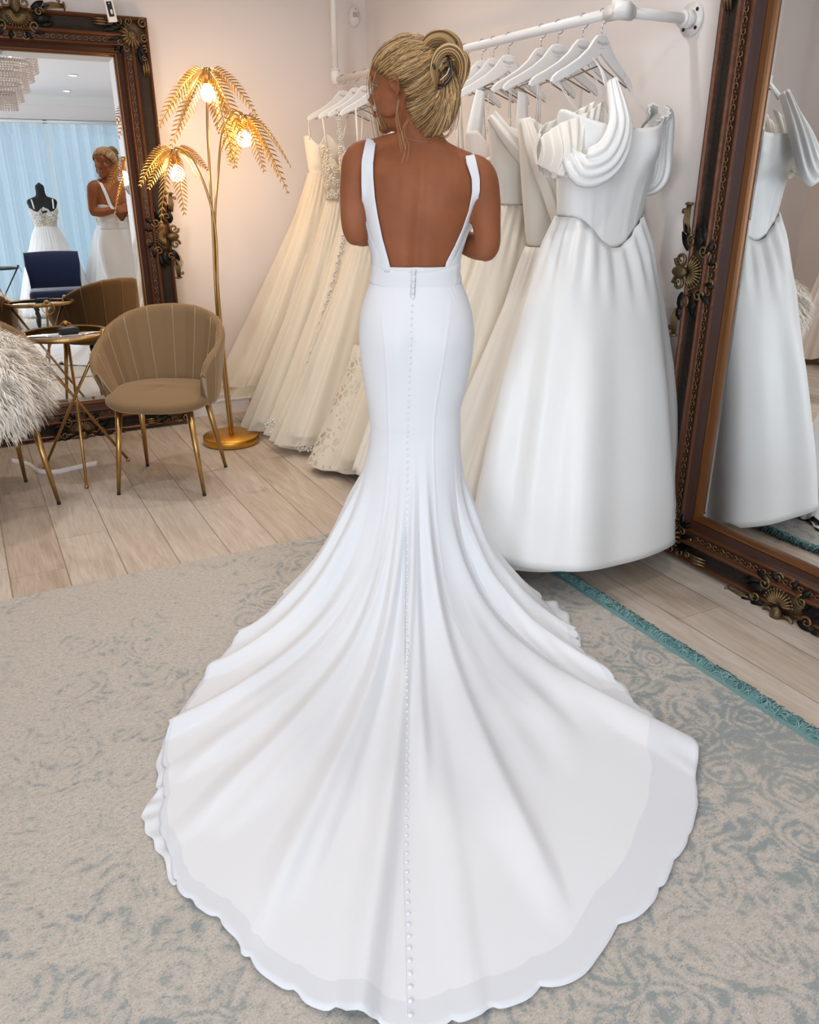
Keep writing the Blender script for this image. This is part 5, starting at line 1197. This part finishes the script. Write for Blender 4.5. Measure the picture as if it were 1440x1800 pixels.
# ------------------------------------------------------------ the shop front end, seen in the mirrors
cu = empty('curtain', (0, 0, 0), 0, 'sheer white curtain drawn across the bright shop window, reflected in the left mirror', 'curtain')
b = MB(); b.grid(lambda i, j: Vector((.08 + 2.24 * i / 900, YF + .14 + .040 * sin(i * .085 + 1.3 * sin(i * .011)) + .008 * sin(i * .31 + 1) + .02 * (j / 20 - .5) * sin(i * .02), .03 + 2.40 * j / 20)), 901, 21)
b.build('curtain_fabric', curtain_m, cu)
b = MB(); b.tube([(.04, YF + .14, 2.455), (2.33, YF + .14, 2.455)], .012, 10); b.build('curtain_rail', white_paint, cu)
b = MB(); b.grid(lambda i, j: Vector((.08 + 2.24 * i / 300, YF + .125 + .006 * sin(i * .5), 2.30 + .14 * j)), 301, 2); b.build('heading_tape', curtain_m, cu)
def mannequin(loc, rz, label, glabel, skirt_r=.46):
    m = empty('dress_form', loc, radians(rz), label, 'mannequin')
    T_ = [(.86, .150, .10), (.95, .165, .115), (1.05, .14, .10), (1.13, .118, .085), (1.22, .135, .10), (1.30, .155, .125), (1.36, .165, .11), (1.42, .185, .085), (1.455, .17, .07), (1.475, .12, .06), (1.49, .07, .055), (1.53, .055, .052), (1.60, .055, .055), (1.625, .05, .05), (1.64, .025, .025), (1.655, .012, .012)]
    b = MB(); n = 60
    def f(i, j):
        z = .86 + (1.655 - .86) * i / (n - 1); w, d = interp(T_, z); ph = 2 * pi * j / 40; y = -d * spw(cos(ph), .9); x = w * spw(sin(ph), .9)
        if cos(ph) > 0: y -= sum(.028 * exp(-((x - s * .07) / .045) ** 2 - ((z - 1.30) / .05) ** 2) for s in (-1, 1))
        return Vector((x, y, z))
    b.grid(f, n, 40, cv=True); b.f.append(tuple(range(40))); b.mi.append(0); b.build('torso', mat('black_jersey', rgb(12, 13, 20), .8) if 'black_jersey' not in MATS else MATS['black_jersey'], m)
    b = MB(); b.tube([(0, 0, .03), (0, 0, .9)], .016, 12); b.lathe([(.17, 0), (.17, .012), (.05, .03), (.02, .05)], 32); b.build('stand', dark_wood, m)
    g = empty('wedding_gown', loc, radians(rz), glabel, 'wedding dress')
    PB, _ = bodice(g, lace, 1.12, 1.345, .127, .175, .095, .120, 'sweet', bust=.042, bones=False, backdrop=.06)
    r_ = random.Random(3); petals(g, satin_w, [PB(r_.uniform(-1.5, 1.5), r_.uniform(.45, .98)) + Vector((0, -.006, 0)) for _ in range(110)], seed=4)
    skirt(g, tulle_w, 1.13, .128, .098, 0, 0, skirt_r, skirt_r * .9, zh=.02, folds=13, amp=.03, seed=30, sol=0, NA=200, prof=[(0, 0), (.1, .16), (.4, .5), (1, 1)])
    skirt(g, satin_w, 1.125, .126, .096, 0, 0, skirt_r * .86, skirt_r * .78, zh=.04, folds=11, amp=.025, seed=31, sol=0, NA=160, NT=20, name='underskirt', prof=[(0, 0), (.1, .16), (.4, .5), (1, 1)])
    for s in (-1, 1): ribbon(g, satin_w, [(s * .115, -.135, 1.34), (s * .125, -.085, 1.44), (s * .125, -.02, 1.468), (s * .12, .06, 1.43), (s * .115, .10, 1.30)], .008, 'strap', nrm=(0, -.6, .8))
mannequin((.96, -2.25, 0), 180, 'black dress form on a stand by the curtained window, reflected in the left mirror', 'white lace-topped tulle gown worn by the black dress form in the left mirror', .50)
mannequin((1.74, -2.35, 0), 175, 'black dress form half hidden by the reflected bride in the left mirror', 'white tulle gown with wide skirt just beside the reflected bride', .50)
# navy slipper chair
nc = empty('slipper_chair', (.86, -.78, 0), radians(184), 'navy velvet slipper chair with scroll back and nailhead trim, reflected in the left mirror', 'chair')
b = MB(); sec = [(.265, .40), (.235, .55), (.23, .70), (.25, .80), (.285, .845), (.325, .84), (.34, .80), (.32, .775), (.30, .76), (.285, .70), (.29, .55), (.33, .40)]
def bk(i, j):
    x = -.30 + .60 * i / 12; y, z = sec[j]; k = abs(x) / .30; return Vector((x * (1 - .05 * (z < .7)), y - .03 * k * k * (z > .5), z + .012 * (1 - k * k) * (z > .7)))
b.grid(bk, 13, len(sec), cv=True); n2 = len(sec); b.f += [tuple(range(n2))[::-1], tuple(12 * n2 + k for k in range(n2))]; b.mi += [0, 0]
b.build('backrest', navy, nc, mods=[BEV(.012, 3)])
b = MB(); b.box((0, 0, .375), (.60, .58, .13)); b.build('seat', navy, nc, mods=[BEV(.045, 5)])
b = MB()
for k in range(30): b.ell((-.285 + .57 * k / 29, -.291, .318), (.006, .005, .006), 8)
b.build('nailhead_trim', chrome, nc)
for sx, sy in ((-1, -1), (1, -1), (-1, 1), (1, 1)):
    b = MB(); b.lathe([(.012, .0), (.016, .01), (.014, .03), (.020, .05), (.028, .10), (.020, .15), (.016, .17), (.026, .19), (.018, .21), (.030, .25), (.030, .315)], 16, (sx * .25, sy * .23, 0)); b.build('leg', dark_wood, nc)
table((.28, -.55, 0), radians(40), dark_wood, 'dark tripod side table beside the navy chair, reflected at the left mirror edge')
# chandelier
cl = empty('chandelier', (.50, 2.45, 0), 0, 'tiered crystal chandelier hanging from the ceiling, reflected top left in the mirror', 'chandelier')
b = MB(); b.tube([(0, 0, 2.55), (0, 0, ZC)], .006, 8); b.lathe([(.06, ZC - .001), (.055, ZC - .02), (.012, ZC - .04)], 24); b.build('stem', chrome, cl)
tiers = [(.25, 2.36, .12), (.21, 2.30, .13), (.165, 2.23, .13), (.115, 2.16, .13), (.065, 2.10, .13), (.17, 2.56, .07)]
b = MB()
for r, z, L in tiers: b.tube([(r * cos(2 * pi * k / 40), r * sin(2 * pi * k / 40), z) for k in range(40)], .005, 6, closed=True)
for k in range(4): b.tube([(0, 0, 2.60), (.25 * cos(k * pi / 2), .25 * sin(k * pi / 2), 2.36)], .003, 6)
b.build('ring_frame', chrome, cl)
b = MB()
for r, z, L in tiers:
    n = max(10, int(2 * pi * r / .02))
    for k in range(n):
        a = 2 * pi * k / n; m_ = int(L / .017)
        for q in range(m_):
            c = Vector((r * cos(a), r * sin(a), z - .010 - q * .017)); s_ = .0068
            b.add([c + Vector((s_, 0, 0)), c + Vector((0, s_, 0)), c - Vector((s_, 0, 0)), c - Vector((0, s_, 0)), c + Vector((0, 0, .009)), c - Vector((0, 0, .009))], [(0, 1, 4), (1, 2, 4), (2, 3, 4), (3, 0, 4), (1, 0, 5), (2, 1, 5), (3, 2, 5), (0, 3, 5)])
tag(b.build('crystal_drops', crystal, cl, smooth=False), None, kind='stuff')
for k in range(5):
    a = 2 * pi * k / 5 + .3; b = MB(); b.ell((.13 * cos(a), .13 * sin(a), 2.38), (.013, .013, .026), 10); b.build('candle_bulb', mat('candle_glow', rgb(255, 240, 220), .3, emit=(1, .85, .72, 1), es=18) if 'candle_glow' not in MATS else MATS['candle_glow'], cl)
# rail of gowns on the far left wall, seen in the right mirror
r2 = empty('garment_rail', (XL + .32, 3.2, 1.72), 0, 'white pipe clothes rail on the opposite wall, reflected in the right mirror', 'clothes rail')
b = MB(); b.tube([(0, -1.6, 0), (0, 1.35, 0)], .0165, 16); b.build('rail', white_paint, r2)
for y in (-1.6, 1.35):
    b = MB(); b.tube([(0, y, -.02), (0, y, ZC - 1.72)], .0165, 16); b.build('drop_pipe', white_paint, r2)
    b = MB(); b.tube([(0, y, -.022), (0, y, .05)], .0245, 18); b.build('tee_fitting', white_paint, r2)
lab2 = ['beige long-sleeved gown at the back end of the opposite rail, seen in the right mirror', 'sand satin gown second on the opposite rail, seen in the right mirror', 'ivory gown third on the opposite rail, seen in the right mirror', 'champagne lace gown fourth on the opposite rail, seen in the right mirror', 'cream tulle gown nearest the window on the opposite rail']
for k, y in enumerate((4.35, 4.0, 3.6, 3.1, 2.5)):
    g = gown(y, lab2[k], 180, x=XL + .33)
    bodice(g, (blush, cream, satin, cream, satin)[k], 1.05, 1.45, .12, .17, .05, .06, ('vee', 'sweet', 'straight', 'vee', 'sweet')[k], bust=.02, bones=False)
    skirt(g, (blush, cream, satin, tulle, satin)[k], 1.05, .125, .055, -.12, 0, .30, .15, zh=.06, folds=8, amp=.025, seed=50 + k, NA=140, NT=20, sol=0)
    for s in (-1, 1): ribbon(g, cream, [(s * .12, -.04, 1.42), (s * .12, 0, 1.56)], [.01, .006], 'strap')
    hanger(y, 0, 'white hanger carrying the %s gown of the opposite rail' % ('beige', 'sand', 'ivory', 'lace', 'last')[k], x=XL + .33, z=1.72 + .0185 - .075, group='hangers on the opposite rail')
